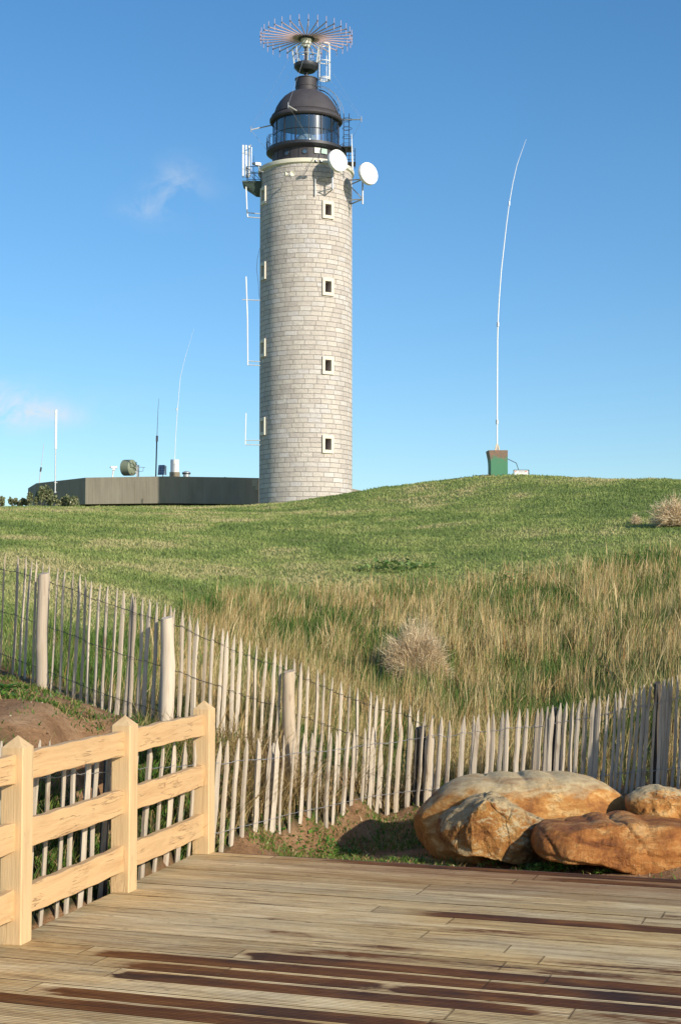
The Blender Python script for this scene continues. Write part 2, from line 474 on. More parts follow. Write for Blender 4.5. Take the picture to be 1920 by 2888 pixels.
# ------------------------------------------------------------------ ground sheet
def make_ground():
    Ys = np.concatenate([np.linspace(-30, 2, 6), np.exp(np.linspace(math.log(3), math.log(170), 420)), np.array([220, 320, 500, 900, 1800, 4000])])
    ts = np.concatenate([np.linspace(-2.2, -0.30, 18), np.linspace(-0.285, 0.285, 260), np.linspace(0.30, 2.2, 18)])
    YY, TT = np.meshgrid(Ys, ts, indexing='ij')
    XX = np.where(YY < 3, TT * 12, TT * np.maximum(YY, 3) * (1 + 3.0 / np.maximum(YY, 3)))
    near = YY < 3
    Z = np.where(near, -0.32, 0.0)
    Z = np.where(near, -0.32, height(XX, YY))
    amp = np.clip((YY - 13) / 15, 0, 1) * 0.09
    Z = Z + (fbm(XX * 0.9, YY * 0.9, 3) - 0.5) * amp * 2
    soil = np.clip((YY - 7) / 3, 0, 1) * (1 - np.clip((YY - 13) / 3, 0, 1))
    Z = Z + (fbm(XX * 6, YY * 6, 9) - 0.5) * 0.05 * soil
    fall = np.clip((YY - 170) / 300, 0, 1)
    Z = Z * (1 - fall) + (-30) * fall
    ny, nx = YY.shape
    V = np.stack([XX, YY, Z], -1).reshape(-1, 3)
    idx = np.arange(ny * nx).reshape(ny, nx)
    Fq = np.stack([idx[:-1, :-1], idx[:-1, 1:], idx[1:, 1:], idx[1:, :-1]], -1).reshape(-1, 4)
    # cover masks: soil patches = red channel, green lawn = green channel
    px = XX / np.maximum(YY, 3) * F + 960
    fy = far_Y(px); nyv = near_Y(px)
    lawn = np.clip((YY - fy) / 1.2, 0, 1)
    m, t, b = mat_new('hill_ground')
    geo = N(t, 'ShaderNodeNewGeometry')
    at_ = N(t, 'ShaderNodeAttribute'); at_.attribute_name = 'cover'
    sepc = N(t, 'ShaderNodeSeparateColor'); t.links.new(at_.outputs['Color'], sepc.inputs[0])
    P = geo.outputs['Position']
    g = ramp(t, noise_n(t, P, 1.3, 8, 0.7), [(0.3, (0.16, 0.21, 0.06)), (0.48, (0.22, 0.27, 0.085)), (0.62, (0.29, 0.30, 0.11)), (0.75, (0.20, 0.26, 0.07))])
    g2 = ramp(t, noise_n(t, P, 14, 6, 0.7), [(0.3, 0.55), (0.7, 1.25)])
    g = mixc_(t, 1.0, g, g2, 'MULTIPLY')
    s = ramp(t, noise_n(t, P, 2.4, 8, 0.68), [(0.3, (0.22, 0.12, 0.06)), (0.5, (0.38, 0.215, 0.11)), (0.7, (0.49, 0.32, 0.185))])
    s2 = ramp(t, noise_n(t, P, 45, 5, 0.7), [(0.3, 0.72), (0.7, 1.2)])
    s = mixc_(t, 1.0, s, s2, 'MULTIPLY')
    dk = mixc_(t, sepc.outputs[2], s, (0.075, 0.07, 0.035))
    c = mixc_(t, sepc.outputs[1], dk, g)
    t.links.new(c, b.inputs['Base Color'])
    b.inputs['Roughness'].default_value = 0.95; b.inputs['Specular IOR Level'].default_value = 0.1
    h = M(t, 'ADD', noise_n(t, P, 9, 8, 0.75), M(t, 'MULTIPLY', noise_n(t, P, 60, 4, 0.7), 0.3))
    bump_n(t, b, h, 0.06)
    between = ((YY > nyv) & (YY < fy)).astype(float)
    frr = (YY - nyv) / np.maximum(fy - nyv, .05)
    litter = between * (1 - np.clip((430 - px) / 130, 0, 1) * np.clip((frr - .2) / .08, 0, 1))
    cover = np.stack([np.zeros_like(lawn), lawn, litter], -1).reshape(-1, 3)
    o = grid_mesh('ground', V, Fq.ravel(), np.full(len(Fq), 4), m, {'cover': cover})
    tag(o, kind='structure')
    return o
make_ground()

# ------------------------------------------------------------------ deck
C0 = onz(600, 2404, 0)
ANG = math.radians(-19.0)
dU = Vector((math.cos(ANG), math.sin(ANG), 0)); dV = Vector((math.sin(ANG), -math.cos(ANG), 0))
P1 = onz(59.5, 2666, 0); P2 = onz(371, 2514, 0); P3 = onz(589, 2409, 0)
RD = (P3 - P1).normalized()            # along the railing, away from the camera
RN = Vector((RD.y, -RD.x, 0))          # towards the deck
def uv_of(p): d = p - C0; return d.dot(dU), d.dot(dV)
PITCHB = 0.19
def uleft(v):
    # deck edge follows the outer faces of the railing posts
    e = P3 - RN * 0.11
    a = e - C0
    den = RD.dot(dV); s = (v - a.dot(dV)) / den
    return a.dot(dU) + RD.dot(dU) * s
def build_deck():
    wets = {}   # row -> list of (u0,u1,depth)
    # damp boards: row -> (from, to, strength, fade length), metres along the board
    wets = {0: [(.5, 9, 1.1, 1.2)], 1: [(2.0, 9, .80, 1.0)], 2: [(2.4, 9, .35, 1.0)], 6: [(2.6, 9, .42, .8)], 8: [(1.35, 1.7, .55, .3), (1.75, 9, 1.2, .7)], 9: [(.2, 1.0, .40, .5)], 10: [(1.1, 1.7, .65, .1), (2.0, 9, .52, .6)],
            7: [(3.2, 9, .45, .6)], 11: [(2.6, 3.2, .45, .3)], 12: [(1.1, 1.9, .62, .4), (3.0, 9, .35, .4)], 13: [(1.7, 9, .48, .4)], 14: [(1.3, 9, .60, .5)],
            15: [(1.42, 9, 1.15, .06)], 16: [(.62, 9, 1.25, .25)], 17: [(.80, 2.6, 1.0, .5), (2.3, 9, 1.2, .3)], 18: [(.98, 3.4, 1.25, .06), (3.0, 9, .75, .5)], 19: [(2.9, 9, .45, .4)],
            20: [(.75, 3.1, 1.05, .3), (3.0, 9, .7, .3)], 21: [(-1, 9, 1.2, .5)], 22: [(2.0, 9, .8, .5)], 24: [(1.0, 9, 1.0, .5)]}
    V = []; Fc = []; UV = []; A = []; E = []
    rnd = random.Random(5)
    nrows = int(12.5 / PITCHB)
    for r in range(nrows):
        v0 = max(0.0, r * PITCHB - 0.075); v1 = (r + 1) * PITCHB - 0.075 - 0.005
        vm = (v0 + v1) / 2
        ul = uleft(vm)
        dz = rnd.uniform(-0.0015, 0.0015)
        u = ul - rnd.uniform(0, 1.8)
        segs = []
        if r < 40:
            jrow = [s for s in wets.get(r, []) if s[2] > 0.9 and s[0] > ul + 0.4]
        else: jrow = []
        cuts = []
        x = u
        while x < 9:
            x += rnd.choice((2.1, 3.0, 3.6, 4.2)); cuts.append(x)
        if jrow:
            js = jrow[0][0]
            cuts = [c for c in cuts if abs(c - js) > 0.5] + [js]; cuts.sort()
        pts = [ul] + [c for c in cuts if ul + 0.15 < c < 9] + [9]
        for a, bb in zip(pts[:-1], pts[1:]):
            seg_rand = rnd.random(); seg_wet = rnd.random()
            a2 = a + 0.0015; b2 = bb - 0.0015
            n = max(2, int((b2 - a2) / 0.12))
            base = len(V)
            us = [a2, a2 + .008] + [a2 + (b2 - a2) * k / n for k in range(1, n)] + [b2 - .008, b2]; n = len(us) - 1
            for k in range(n + 1):
                uu = us[k]; E += [1.0 if (k in (0, n)) else 0.0] * 4
                va, vb = v0, v1
                # the left end is sawn along the railing line
                ua = uu + ((uleft(v0) - ul) if (a == ul and k == 0) else 0)
                ub = uu + ((uleft(v1) - ul) if (a == ul and k == 0) else 0)
                wet = 0.0
                for (s0, s1, amt, fd) in wets.get(r, []):
                    wet = max(wet, amt * min(1, max(0, (uu - s0) / fd + 0.15)) * min(1, max(0, (s1 - uu) / 0.5)))
                bk = 1.25 * max(0.0, 1 - vm / 1.05) * min(1, max(0, (uu + 0.1) / 1.8))
                if r == 0: bk = max(bk, 0.9 * min(1, max(0, (uu - .2) / 1.5)))
                for (w_, q, zz) in ((ua, va, dz), (ub, vb, dz), (ua, va, dz - 0.035), (ub, vb, dz - 0.035)):
                    V.append(C0 + dU * w_ + dV * q + Vector((0, 0, zz)))
                    UV.append((w_, (q - (r * PITCHB - 0.075)) / PITCHB)); A.append((seg_rand, wet, bk))
            for k in range(n):
                i = base + 4 * k
                Fc.append((i, i + 1, i + 5, i + 4))
                Fc.append((i + 2, i, i + 4, i + 6))
                Fc.append((i + 1, i + 3, i + 7, i + 5))
            Fc.append((base, base + 2, base + 3, base + 1)); j = base + 4 * n
            Fc.append((j, j + 1, j + 3, j + 2))
    m, t, b = mat_new('weathered_grooved_boards')
    uvn = N(t, 'ShaderNodeUVMap'); uvn.uv_map = 'plank'
    at_ = N(t, 'ShaderNodeAttribute'); at_.attribute_name = 'board'
    s3 = N(t, 'ShaderNodeSeparateColor'); t.links.new(at_.outputs['Color'], s3.inputs[0])
    su = N(t, 'ShaderNodeSeparateXYZ'); t.links.new(uvn.outputs[0], su.inputs[0])
    rnd_, wet_, bk_ = s3.outputs[0], s3.outputs[1], s3.outputs[2]
    geo = N(t, 'ShaderNodeNewGeometry')
    P = mapping(t, geo.outputs['Position'], (1, 1, 1), rot=(0, 0, -ANG))
    cxy = N(t, 'ShaderNodeCombineXYZ'); t.links.new(M(t, 'MULTIPLY', rnd_, 31.0), cxy.inputs[0]); t.links.new(M(t, 'MULTIPLY', rnd_, 11.0), cxy.inputs[2])
    Pa = N(t, 'ShaderNodeVectorMath', operation='ADD'); t.links.new(P, Pa.inputs[0]); t.links.new(cxy.outputs[0], Pa.inputs[1])
    PP = Pa.outputs[0]
    grain = noise_n(t, mapping(t, PP, (3.0, 70, 1)), 1.0, 8, 0.8, 0.3)
    mid = noise_n(t, mapping(t, PP, (1.6, 11, 1)), 1.0, 8, 0.78, 0.5)
    blot = noise_n(t, mapping(t, P, (0.7, 1.6, 1)), 1.0, 5, 0.6)
    # seven grooves on each board
    seam = ramp(t, M(t, 'ABSOLUTE', M(t, 'SUBTRACT', su.outputs[1], 0.48)), [(0.452, 1.0), (0.485, 0.5)])
    gv = M(t, 'SINE', M(t, 'MULTIPLY', su.outputs[1], 2 * math.pi * 8))
    groove = ramp(t, M(t, 'MULTIPLY_ADD', gv, 0.5, 0.5), [(0.0, 0.0), (0.34, 1.0)])
    grey = ramp(t, mid, [(0.28, (0.26, 0.19, 0.12)), (0.42, (0.49, 0.39, 0.24)), (0.55, (0.62, 0.50, 0.31)), (0.70, (0.76, 0.65, 0.45))])
    tan = ramp(t, mid, [(0.28, (0.28, 0.155, 0.06)), (0.45, (0.52, 0.355, 0.165)), (0.58, (0.64, 0.47, 0.235)), (0.72, (0.74, 0.58, 0.34))])
    c = mixc_(t, ramp(t, blot, [(0.38, 0.0), (0.62, 1.0)]), grey, tan)
    c = mixc_(t, 1.0, c, ramp(t, grain, [(0.25, 0.55), (0.45, 0.95), (0.8, 1.15)]), 'MULTIPLY')
    c = mixc_(t, 1.0, c, ramp(t, rnd_, [(0, (0.88, 0.86, 0.84)), (0.5, (1.13, 1.10, 1.04)), (1, (1.34, 1.31, 1.26))]), 'MULTIPLY')
    # reddish worn boards by the back edge
    c = mixc_(t, M(t, 'MULTIPLY', bk_, ramp(t, mid, [(0.2, 1.0), (0.75, 0.45)])), c, (0.30, 0.13, 0.06))
    # black mould flecks
    ln = noise_n(t, mapping(t, PP, (0.9, 30, 1)), 1.0, 6, 0.72, 0.3)
    lnw = noise_n(t, mapping(t, P, (0.8, 2.2, 1), loc=(9, 2, 0)), 1.0, 4, 0.6)
    c = mixc_(t, M(t, 'MULTIPLY', ramp(t, ln, [(0.50, 0.0), (0.62, 0.85)]), ramp(t, lnw, [(0.38, 0.15), (0.6, 1.0)])), c, (0.25, 0.145, 0.075))
    c = mixc_(t, ramp(t, ln, [(0.26, 0.6), (0.40, 0.0)]), c, (0.78, 0.68, 0.48))
    fl = noise_n(t, mapping(t, PP, (2.4, 46, 1)), 1.0, 7, 0.75, 0.5)
    flb = noise_n(t, mapping(t, P, (1.2, 2.6, 1)), 1.0, 3, 0.5)
    fm = M(t, 'MULTIPLY', ramp(t, fl, [(0.54, 0.0), (0.64, 1.0)]), ramp(t, flb, [(0.40, 0.22), (0.60, 0.9)]))
    c = mixc_(t, fm, c, (0.085, 0.062, 0.042))
    spn = noise_n(t, mapping(t, PP, (16, 60, 1)), 1.0, 4, 0.7)
    c = mixc_(t, ramp(t, spn, [(0.60, 0.0), (0.70, 0.7)]), c, (0.11, 0.075, 0.045))
    vs_ = N(t, 'ShaderNodeTexVoronoi'); vs_.inputs['Scale'].default_value = 1.0
    t.links.new(mapping(t, PP, (3.5, 9, 1)), vs_.inputs['Vector'])
    c = mixc_(t, ramp(t, vs_.outputs['Distance'], [(0.0, 0.8), (0.07, 0.5), (0.10, 0.0)]), c, (0.10, 0.06, 0.03))
    # damp: attribute + streaky noise against a threshold
    wn = noise_n(t, mapping(t, PP, (3.5, 26, 1)), 1.0, 8, 0.78, 0.4)
    wn2 = noise_n(t, mapping(t, P, (1.0, 5.0, 1), loc=(3, 7, 0)), 1.0, 5, 0.65, 0.4)
    ws = M(t, 'ADD', M(t, 'ADD', M(t, 'MULTIPLY', wet_, 0.62), M(t, 'MULTIPLY', wn, 0.75)), M(t, 'MULTIPLY', wn2, 1.15))
    edge = M(t, 'MULTIPLY', M(t, 'ABSOLUTE', M(t, 'SUBTRACT', su.outputs[1], 0.58)), -0.30)
    dry_edge = ramp(t, su.outputs[1], [(0.0, 1.0), (0.13, 0.9), (0.26, 0.0)])
    ws = M(t, 'SUBTRACT', M(t, 'ADD', ws, edge), M(t, 'MULTIPLY', dry_edge, 0.55))
    ws = M(t, 'SUBTRACT', ws, M(t, 'MULTIPLY', M(t, 'SUBTRACT', groove, 0.6), 0.10))
    wm = ramp(t, M(t, 'MULTIPLY', ws, 0.5), [(0.625, 0.0), (0.665, 1.0)])
    damp = ramp(t, M(t, 'MULTIPLY', ws, 0.5), [(0.54, 0.0), (0.64, 0.6)])
    c = mixc_(t, damp, c, (0.30, 0.17, 0.08))
    wetc = ramp(t, mid, [(0.3, (0.060, 0.024, 0.012)), (0.48, (0.15, 0.055, 0.016)), (0.68, (0.31, 0.135, 0.040))])
    wetc = mixc_(t, ramp(t, flb, [(0.5, 0.0), (0.7, 0.75)]), wetc, (0.022, 0.018, 0.018))
    c = mixc_(t, wm, c, wetc)
    c = mixc_(t, 1.0, c, ramp(t, groove, [(0.0, 0.42), (1.0, 1.03)]), 'MULTIPLY')
    c = mixc_(t, 1.0, c, seam, 'MULTIPLY')
    e_ = N(t, 'ShaderNodeAttribute'); e_.attribute_name = 'sawn_end'
    c = mixc_(t, M(t, 'MULTIPLY', e_.outputs['Fac'], 0.6), c, (0.05, 0.035, 0.022))
    t.links.new(c, b.inputs['Base Color'])
    t.links.new(ramp(t, wm, [(0, 0.85), (1, 0.6)]), b.inputs['Roughness'])
    b.inputs['Specular IOR Level'].default_value = 0.1
    h = M(t, 'ADD', M(t, 'MULTIPLY', groove, 0.6), M(t, 'MULTIPLY', grain, 0.5))
    bump_n(t, b, h, 0.004)
    V = np.array([tuple(v) for v in V])
    flat = [i for f in Fc for i in f]
    o = grid_mesh('deck', V, flat, [len(f) for f in Fc], m, {'board': np.array(A), 'sawn_end': np.array(E)[:, None].repeat(3, 1)}, smooth=False)
    uvl = o.data.uv_layers.new(name='plank')
    uva = np.array(UV)[np.array(flat)]
    uvl.data.foreach_set('uv', uva.astype(np.float32).ravel())
    tag(o, kind='structure')
    # joists and fascia below the boards
    mb = MB()
    for k in range(16):
        u = 0.2 + k * 0.55
        mb.box(C0 + dU * u + dV * 6.2 + Vector((0, 0, -0.12)), (0.06, 12.2, 0.16), ANG)
    mb.box(C0 + dU * 4.5 + dV * -0.018 + Vector((0, 0, -0.062)), (9.2, 0.03, 0.12), ANG)
    L = 12.5
    cA = P3 - RN * 0.085 + Vector((0, 0, -0.11)) - RD * (L / 2)
    ax = (RD, RN, Vector((0, 0, 1)))
    mb.box(cA, (L, 0.05, 0.14), 0, ax)
    o2 = mb.build('deck_frame', plain('wet_dark_timber', (0.10, 0.045, 0.022), 0.6, 0, 0.3, 3, 0.003), None)
    tag(o2, kind='structure')
build_deck()

# ------------------------------------------------------------------ fresh wood railing
def build_railing():
    root = empty('wooden_railing', P1 - RN * 0.067, 'new pale square post and three board railing along the left edge of the deck', 'railing')
    ax = (RD, RN, Vector((0, 0, 1)))
    W = 0.132
    sp = (P3 - P1).length / 2
    rnd = random.Random(3)
    cents = []
    for k in (-2, -1, 0, 1, 2):
        base = P1 + RD * (sp * k) + RD * (W / 2) - RN * (W / 2)
        cents.append(base)
        mb = MB()
        h = W / 2; zb, zs, za = -0.30, 1.055, 1.118
        ch = 0.006
        ring = []
        def sq(z, hh):
            i = len(mb.v)
            pts = [(-hh + ch, -hh), (hh - ch, -hh), (hh, -hh + ch), (hh, hh - ch), (hh - ch, hh), (-hh + ch, hh), (-hh, hh - ch), (-hh, -hh + ch)]
            for a, b_ in pts: mb.v.append(base + RD * a + RN * b_ + Vector((0, 0, z)))
            return i
        i0 = sq(zb, h); i1 = sq(zs, h)
        tip = len(mb.v); mb.v.append(base + Vector((0, 0, za)))
        for j in range(8):
            j2 = (j + 1) % 8
            mb.f.append((i0 + j, i0 + j2, i1 + j2, i1 + j)); mb.f.append((i1 + j, i1 + j2, tip))
        mb.f.append(tuple(i0 + j for j in range(7, -1, -1)))
        mb.build('post', M_rpost, root)
    for k in range(4):
        a = cents[k] + RD * (W / 2); b_ = cents[k + 1] - RD * (W / 2)
        for (z0, z1) in ((0.130, 0.288), (0.495, 0.650), (0.862, 1.016)):
            mb = MB(); n = 14; i0 = len(mb.v)
            for q in range(n + 1):
                f_ = q / n; c = a.lerp(b_, f_)
                wob = 0.004 * math.sin(q * 1.7 + k + z0 * 9); wt_ = rnd.uniform(-.002, .002)
                bow = 0.006 * math.sin(f_ * 3.14) * (1 if z0 > .5 else -1)
                for (y_, z_) in ((0.022, z1 - 0.004), (0.018, z1), (-0.026, z1), (-0.028, z0), (0.018, z0), (0.022, z0 + 0.004)):
                    mb.v.append(c + RN * y_ + Vector((0, 0, z_ + bow + (wob + wt_ if z_ > (z0 + z1) / 2 else -wob * .7))))
            for q in range(n):
                for j in range(6):
                    j2 = (j + 1) % 6; i = i0 + q * 6
                    mb.f.append((i + j, i + j2, i + 6 + j2, i + 6 + j))
            mb.f.append(tuple(i0 + j for j in range(5, -1, -1))); mb.f.append(tuple(i0 + n * 6 + j for j in range(6)))
            mb.build('rail', M_rail, root)
build_railing()

# ------------------------------------------------------------------ split paling fences
def picket_mb(base, h, w, lean, rnd, yaw, curve):
    """one split picket: wedge shaped section, slight kinks and a hewn point"""
    mb = MB(); n = 9
    X = Vector((math.cos(yaw), math.sin(yaw), 0)); Yv = Vector((-math.sin(yaw), math.cos(yaw), 0))
    secs = []
    th = w * rnd.uniform(0.5, 0.8)
    ph = rnd.uniform(0, 6)
    sec = [(-.5, -.25), (-.1, -.5), (.38, -.42), (.5, .1), (.1, .5), (-.42, .3)]
    sec = [(a + rnd.uniform(-.08, .08), b_ + rnd.uniform(-.08, .08)) for a, b_ in sec]
    kx = [0] * (n + 1); ky = [0] * (n + 1)
    for k in range(1, n + 1):
        kx[k] = kx[k - 1] + rnd.gauss(0, 0.0028); ky[k] = ky[k - 1] + rnd.gauss(0, 0.002)
    zs = [-0.24] + [h * f for f in (0.0, .12, .26, .42, .58, .74)] + [h - 0.13 * rnd.uniform(.8, 1.15), h - 0.05, h]
    for k, z in enumerate(zs):
        f_ = z / h
        wid = w * (1.06 - 0.10 * f_) * (1 + 0.10 * math.sin(ph + k * 1.9))
        tt = th
        if k == len(zs) - 2: wid *= 0.55; tt *= .7
        if k == len(zs) - 1: wid *= 0.14; tt *= .25
        cx = lean[0] * z + kx[k] + curve * math.sin(f_ * 3); cy = lean[1] * z + ky[k]
        c = Vector(base) + Vector((cx, cy, z))
        for a, b_ in sec: mb.v.append(c + X * (a * wid) + Yv * (b_ * tt))
    m_ = len(sec)
    for k in range(len(zs) - 1):
        for j in range(m_):
            j2 = (j + 1) % m_
            mb.f.append((k * m_ + j, k * m_ + j2, (k + 1) * m_ + j2, (k + 1) * m_ + j))
    mb.f.append(tuple(range(m_ - 1, -1, -1))); mb.f.append(tuple((len(zs) - 1) * m_ + j for j in range(m_)))
    return mb

def round_post(base, h, r, rnd, lean=(0, 0)):
    mb = MB(); n = 18; segs = 22
    kn = [(rnd.uniform(.15, .95) * h, rnd.uniform(0, 6.28), rnd.uniform(.08, .2)) for _ in range(6)]
    sw = rnd.uniform(0, 6)
    for k in range(segs + 1):
        z = -0.15 + (h + 0.15) * k / segs
        rr = r * (1.08 - 0.14 * max(0, z) / h)
        if k == segs: rr *= 0.93
        for j in range(n):
            a = 2 * math.pi * j / n
            q = rr * (1 + 0.05 * math.sin(2 * a + z * 5 + sw) + 0.03 * mnoise.noise(Vector((math.cos(a) * 2, math.sin(a) * 2, z * 6))))
            for kz, ka, kw in kn:
                da = math.atan2(math.sin(a - ka), math.cos(a - ka))
                q += r * kw * math.exp(-((z - kz) / 0.03) ** 2 - (da / 0.45) ** 2)
            tz = z + (0.012 * math.cos(a - 1) if k == segs else 0)
            mb.v.append(Vector(base) + Vector((lean[0] * z + math.cos(a) * q + 0.007 * math.sin(z * 6 + sw), lean[1] * z + math.sin(a) * q, tz)))
    for k in range(segs):
        for j in range(n):
            j2 = (j + 1) % n
            mb.f.append((k * n + j, k * n + j2, (k + 1) * n + j2, (k + 1) * n + j))
    mb.f.append(tuple(segs * n + j for j in range(n)))
    return mb

FAR_TOP = [(-60, 1545), (14, 1561), (53, 1567), (72, 1571), (90, 1578), (108, 1583), (124, 1587), (141, 1592), (163, 1601), (186, 1606), (206, 1612), (226, 1620), (243, 1628), (261, 1639), (284, 1645),
           (304, 1651), (328, 1658), (347, 1665), (367, 1672), (384, 1680), (404, 1686), (422, 1690), (443, 1696), (467, 1702), (482, 1709), (492, 1714), (518, 1720), (539, 1733), (559, 1743),
           (583, 1754), (604, 1761), (628, 1771), (641, 1780), (661, 1790), (683, 1798), (705, 1806), (729, 1818), (750, 1826), (775, 1829), (792, 1840), (811, 1847), (831, 1857), (851, 1868), (872, 1878),
           (894, 1887), (917, 1898), (939, 1909), (963, 1920), (988, 1930), (1013, 1940), (1041, 1950), (1060, 1960), (1084, 1967), (1108, 1972), (1131, 1973), (1157, 1988), (1176, 2000), (1196, 2008), (1215, 2016)]
NEAR_TOP = [(8, 2090), (55, 2092), (110, 2088), (141, 2090), (183, 2091), (213, 2088), (246, 2090), (278, 2090), (310, 2090), (345, 2090), (385, 2089), (420, 2088), (455, 2090), (490, 2090), (522, 2092), (548, 2090), (580, 2090), (615, 2091), (643, 2089),
            (672, 2083), (699, 2082), (733, 2082), (763, 2083), (782, 2082), (804, 2074), (830, 2068), (856, 2068), (884, 2066), (908, 2066), (934, 2066), (953, 2062), (979, 2063), (1002, 2056),
            (1026, 2054), (1053, 2051), (1077, 2048), (1107, 2048), (1131, 2043), (1160, 2036), (1190, 2034), (1217, 2026), (1240, 2021), (1266, 2031), (1307, 2018), (1332, 2017), (1350, 2013),
            (1376, 2012), (1395, 2012), (1415, 2006), (1434, 2002), (1463, 2000), (1484, 1998), (1512, 1998), (1528, 1996), (1543, 1992), (1560, 1988), (1581, 1982), (1595, 1981), (1619, 1979),
            (1632, 1975), (1653, 1969), (1673, 1968), (1692, 1963), (1711, 1957), (1733, 1951), (1750, 1947), (1763, 1941), (1783, 1938), (1797, 1934), (1814, 1930), (1832, 1928), (1853, 1926),
            (1869, 1918), (1883, 1912), (1897, 1908), (1914, 1904), (1932, 1900), (1950, 1897)]

FAR_TOP = [(-60 - 20 * k, 1545 - 3.2 * k) for k in range(20, 0, -1)] + FAR_TOP
NEAR_TOP = NEAR_TOP + [(1970 + 19 * k, 1894 - 1.5 * k) for k in range(48)]
NEAR_TOP = [(8 - 47 * k, 2090) for k in range(5, 0, -1)] + NEAR_TOP
def build_fence(root, tops, line, far, mat_wire, wires, dark_wire_z, rnd, wmin, wmax, leanx):
    lp = np.array([a[0] for a in line], float); lb = np.array([a[1] for a in line], float); lY = np.array([a[2] for a in line], float)
    data = []
    for i, (tx, ty) in enumerate(tops):
        # the foot stands a little to the left of the leaning tip
        Y = float(np.interp(tx, lp, lY)) + rnd.uniform(-.012, .012)
        by = float(np.interp(tx, lp, lb))
        hpx = by - ty
        bx = tx - leanx(tx) * hpx * rnd.uniform(.85, 1.15)
        Y = float(np.interp(bx, lp, lY)); by = float(np.interp(bx, lp, lb))
        base = at(bx, by, Y); top = at(tx, ty, Y)
        data.append((base, top))
    rest = MB()
    for i, (base, top) in enumerate(data):
        h = top.z - base.z
        lean = ((top.x - base.x) / h, rnd.uniform(-.02, .02))
        nb = data[min(i + 1, len(data) - 1)][0] - data[max(i - 1, 0)][0]
        yaw = math.atan2(nb.y, nb.x) + rnd.uniform(-.5, .5)
        w = rnd.uniform(wmin, wmax)
        if abs(h) < 0.3: continue
        if not far and tops[i][0] > 1700: w *= .84
        pk = picket_mb(base, h, w, lean, rnd, yaw, rnd.gauss(0, .004))
        if -40 < tops[i][0] < 1955: pk.build('picket', M_picket, root)
        else:
            k0 = len(rest.v); rest.v += pk.v; rest.f += [tuple(k0 + q for q in f) for f in pk.f]
    if rest.v: rest.build('picket', M_picket, root, kind='stuff')
    # wires, each twisted pair passing before and behind the pickets
    for fz in wires:
        mb = MB()
        for ph in (0, 1):
            pts = []
            for i, (base, top) in enumerate(data):
                p = base.lerp(top, fz)
                nb = data[min(i + 1, len(data) - 1)][0] - data[max(i - 1, 0)][0]; nb.z = 0
                nr = Vector((nb.y, -nb.x, 0)).normalized()
                side = 1 if ph == 0 else -1
                sag = rnd.uniform(-.006, .006)
                pts.append(p + nr * 0.021 * side + Vector((0, 0, 0.006 * side + sag)))
                if i < len(data) - 1:
                    q = data[i + 1][0].lerp(data[i + 1][1], fz)
                    mid = (p + q) / 2
                    pts.append(mid + Vector((0, 0, -0.004 + rnd.uniform(-.003, .003))))
            mb.tube(pts, 0.002, 5)
        mb.build('wire', mat_wire, root)
    return data

rf = random.Random(11)
fr = empty('paling_fence', at(600, 2100, 12.0), 'split paling fence with thick round posts and dark wire climbing the bank at left', 'fence')
far_data = build_fence(fr, FAR_TOP, FAR, True, M_wire_dark, (0.14, 0.50, 0.86), 0, rf, 0.026, 0.040, lambda x: 0.047)
for (pxb, pyb, pyt, w_px) in ((118, 1950, 1617, 33), (471, 2062, 1742, 37), (815, 2168, 1893, 37)):
    Y = float(np.interp(pxb, fpx, fY)) - 0.09
    b_ = at(pxb, pyb, Y); tp = at(pxb + 2, pyt, Y)
    round_post(b_, tp.z - b_.z, w_px / 2 / F * Y, rf, (0.0, 0.01)).build('post', M_post, fr, smooth=True)
nr_ = empty('paling_fence', at(900, 2330, 14.4), 'split paling fence with pale wire standing beyond the deck and behind the orange boulders', 'fence')
near_data = build_fence(nr_, NEAR_TOP, NEAR, False, M_wire, (0.185, 0.80), 0, rf, 0.032, 0.052, lambda x: 0.060)
for (pxb, pyt, w_px, dark) in ((300, 2100, 24, 1), (770, 2095, 26, 0), (1195, 2050, 24, 1), (1213, 2052, 24, 0), (1178, 2054, 13, 1), (1567, 1998, 20, 1), (1856, 1926, 20, 1), (1877, 1915, 13, 0)):
    Y = float(near_Y(pxb)) + (0.10 if dark else 0.05)
    by = float(np.interp(pxb, npx, [a[1] for a in NEAR]))
    b_ = at(pxb - 8, by, Y); tp = at(pxb, pyt, Y)
    if dark: round_post(b_, tp.z - b_.z, w_px / 2 / F * Y, rf, (0.02, 0.0)).build('post', M_darkpost, nr_, smooth=True)
    else: picket_mb(b_, tp.z - b_.z, w_px / F * Y * 1.1, (0.03, 0), rf, 0, 0).build('post', M_picket, nr_)

# ------------------------------------------------------------------ grass
M_leaf = None
def mat_blades(name, rough=0.6, transl=0.35):
    m = bpy.data.materials.new(name); m.use_nodes = True
    t = m.node_tree; t.nodes.clear()
    out = N(t, 'ShaderNodeOutputMaterial')
    a = N(t, 'ShaderNodeAttribute'); a.attribute_name = 'tint'
    d = N(t, 'ShaderNodeBsdfPrincipled'); d.inputs['Roughness'].default_value = rough; d.inputs['Specular IOR Level'].default_value = 0.25
    tr = N(t, 'ShaderNodeBsdfTranslucent'); mx = N(t, 'ShaderNodeMixShader'); mx.inputs[0].default_value = transl
    t.links.new(a.outputs['Color'], d.inputs['Base Color']); t.links.new(a.outputs['Color'], tr.inputs['Color'])
    t.links.new(d.outputs[0], mx.inputs[1]); t.links.new(tr.outputs[0], mx.inputs[2]); t.links.new(mx.outputs[0], out.inputs[0])
    return m
M_blade = mat_blades('grass_blades')
M_dry = mat_blades('dry_stems', 0.7, 0.2)
M_broad = mat_blades('broad_leaves', 0.45, 0.3)

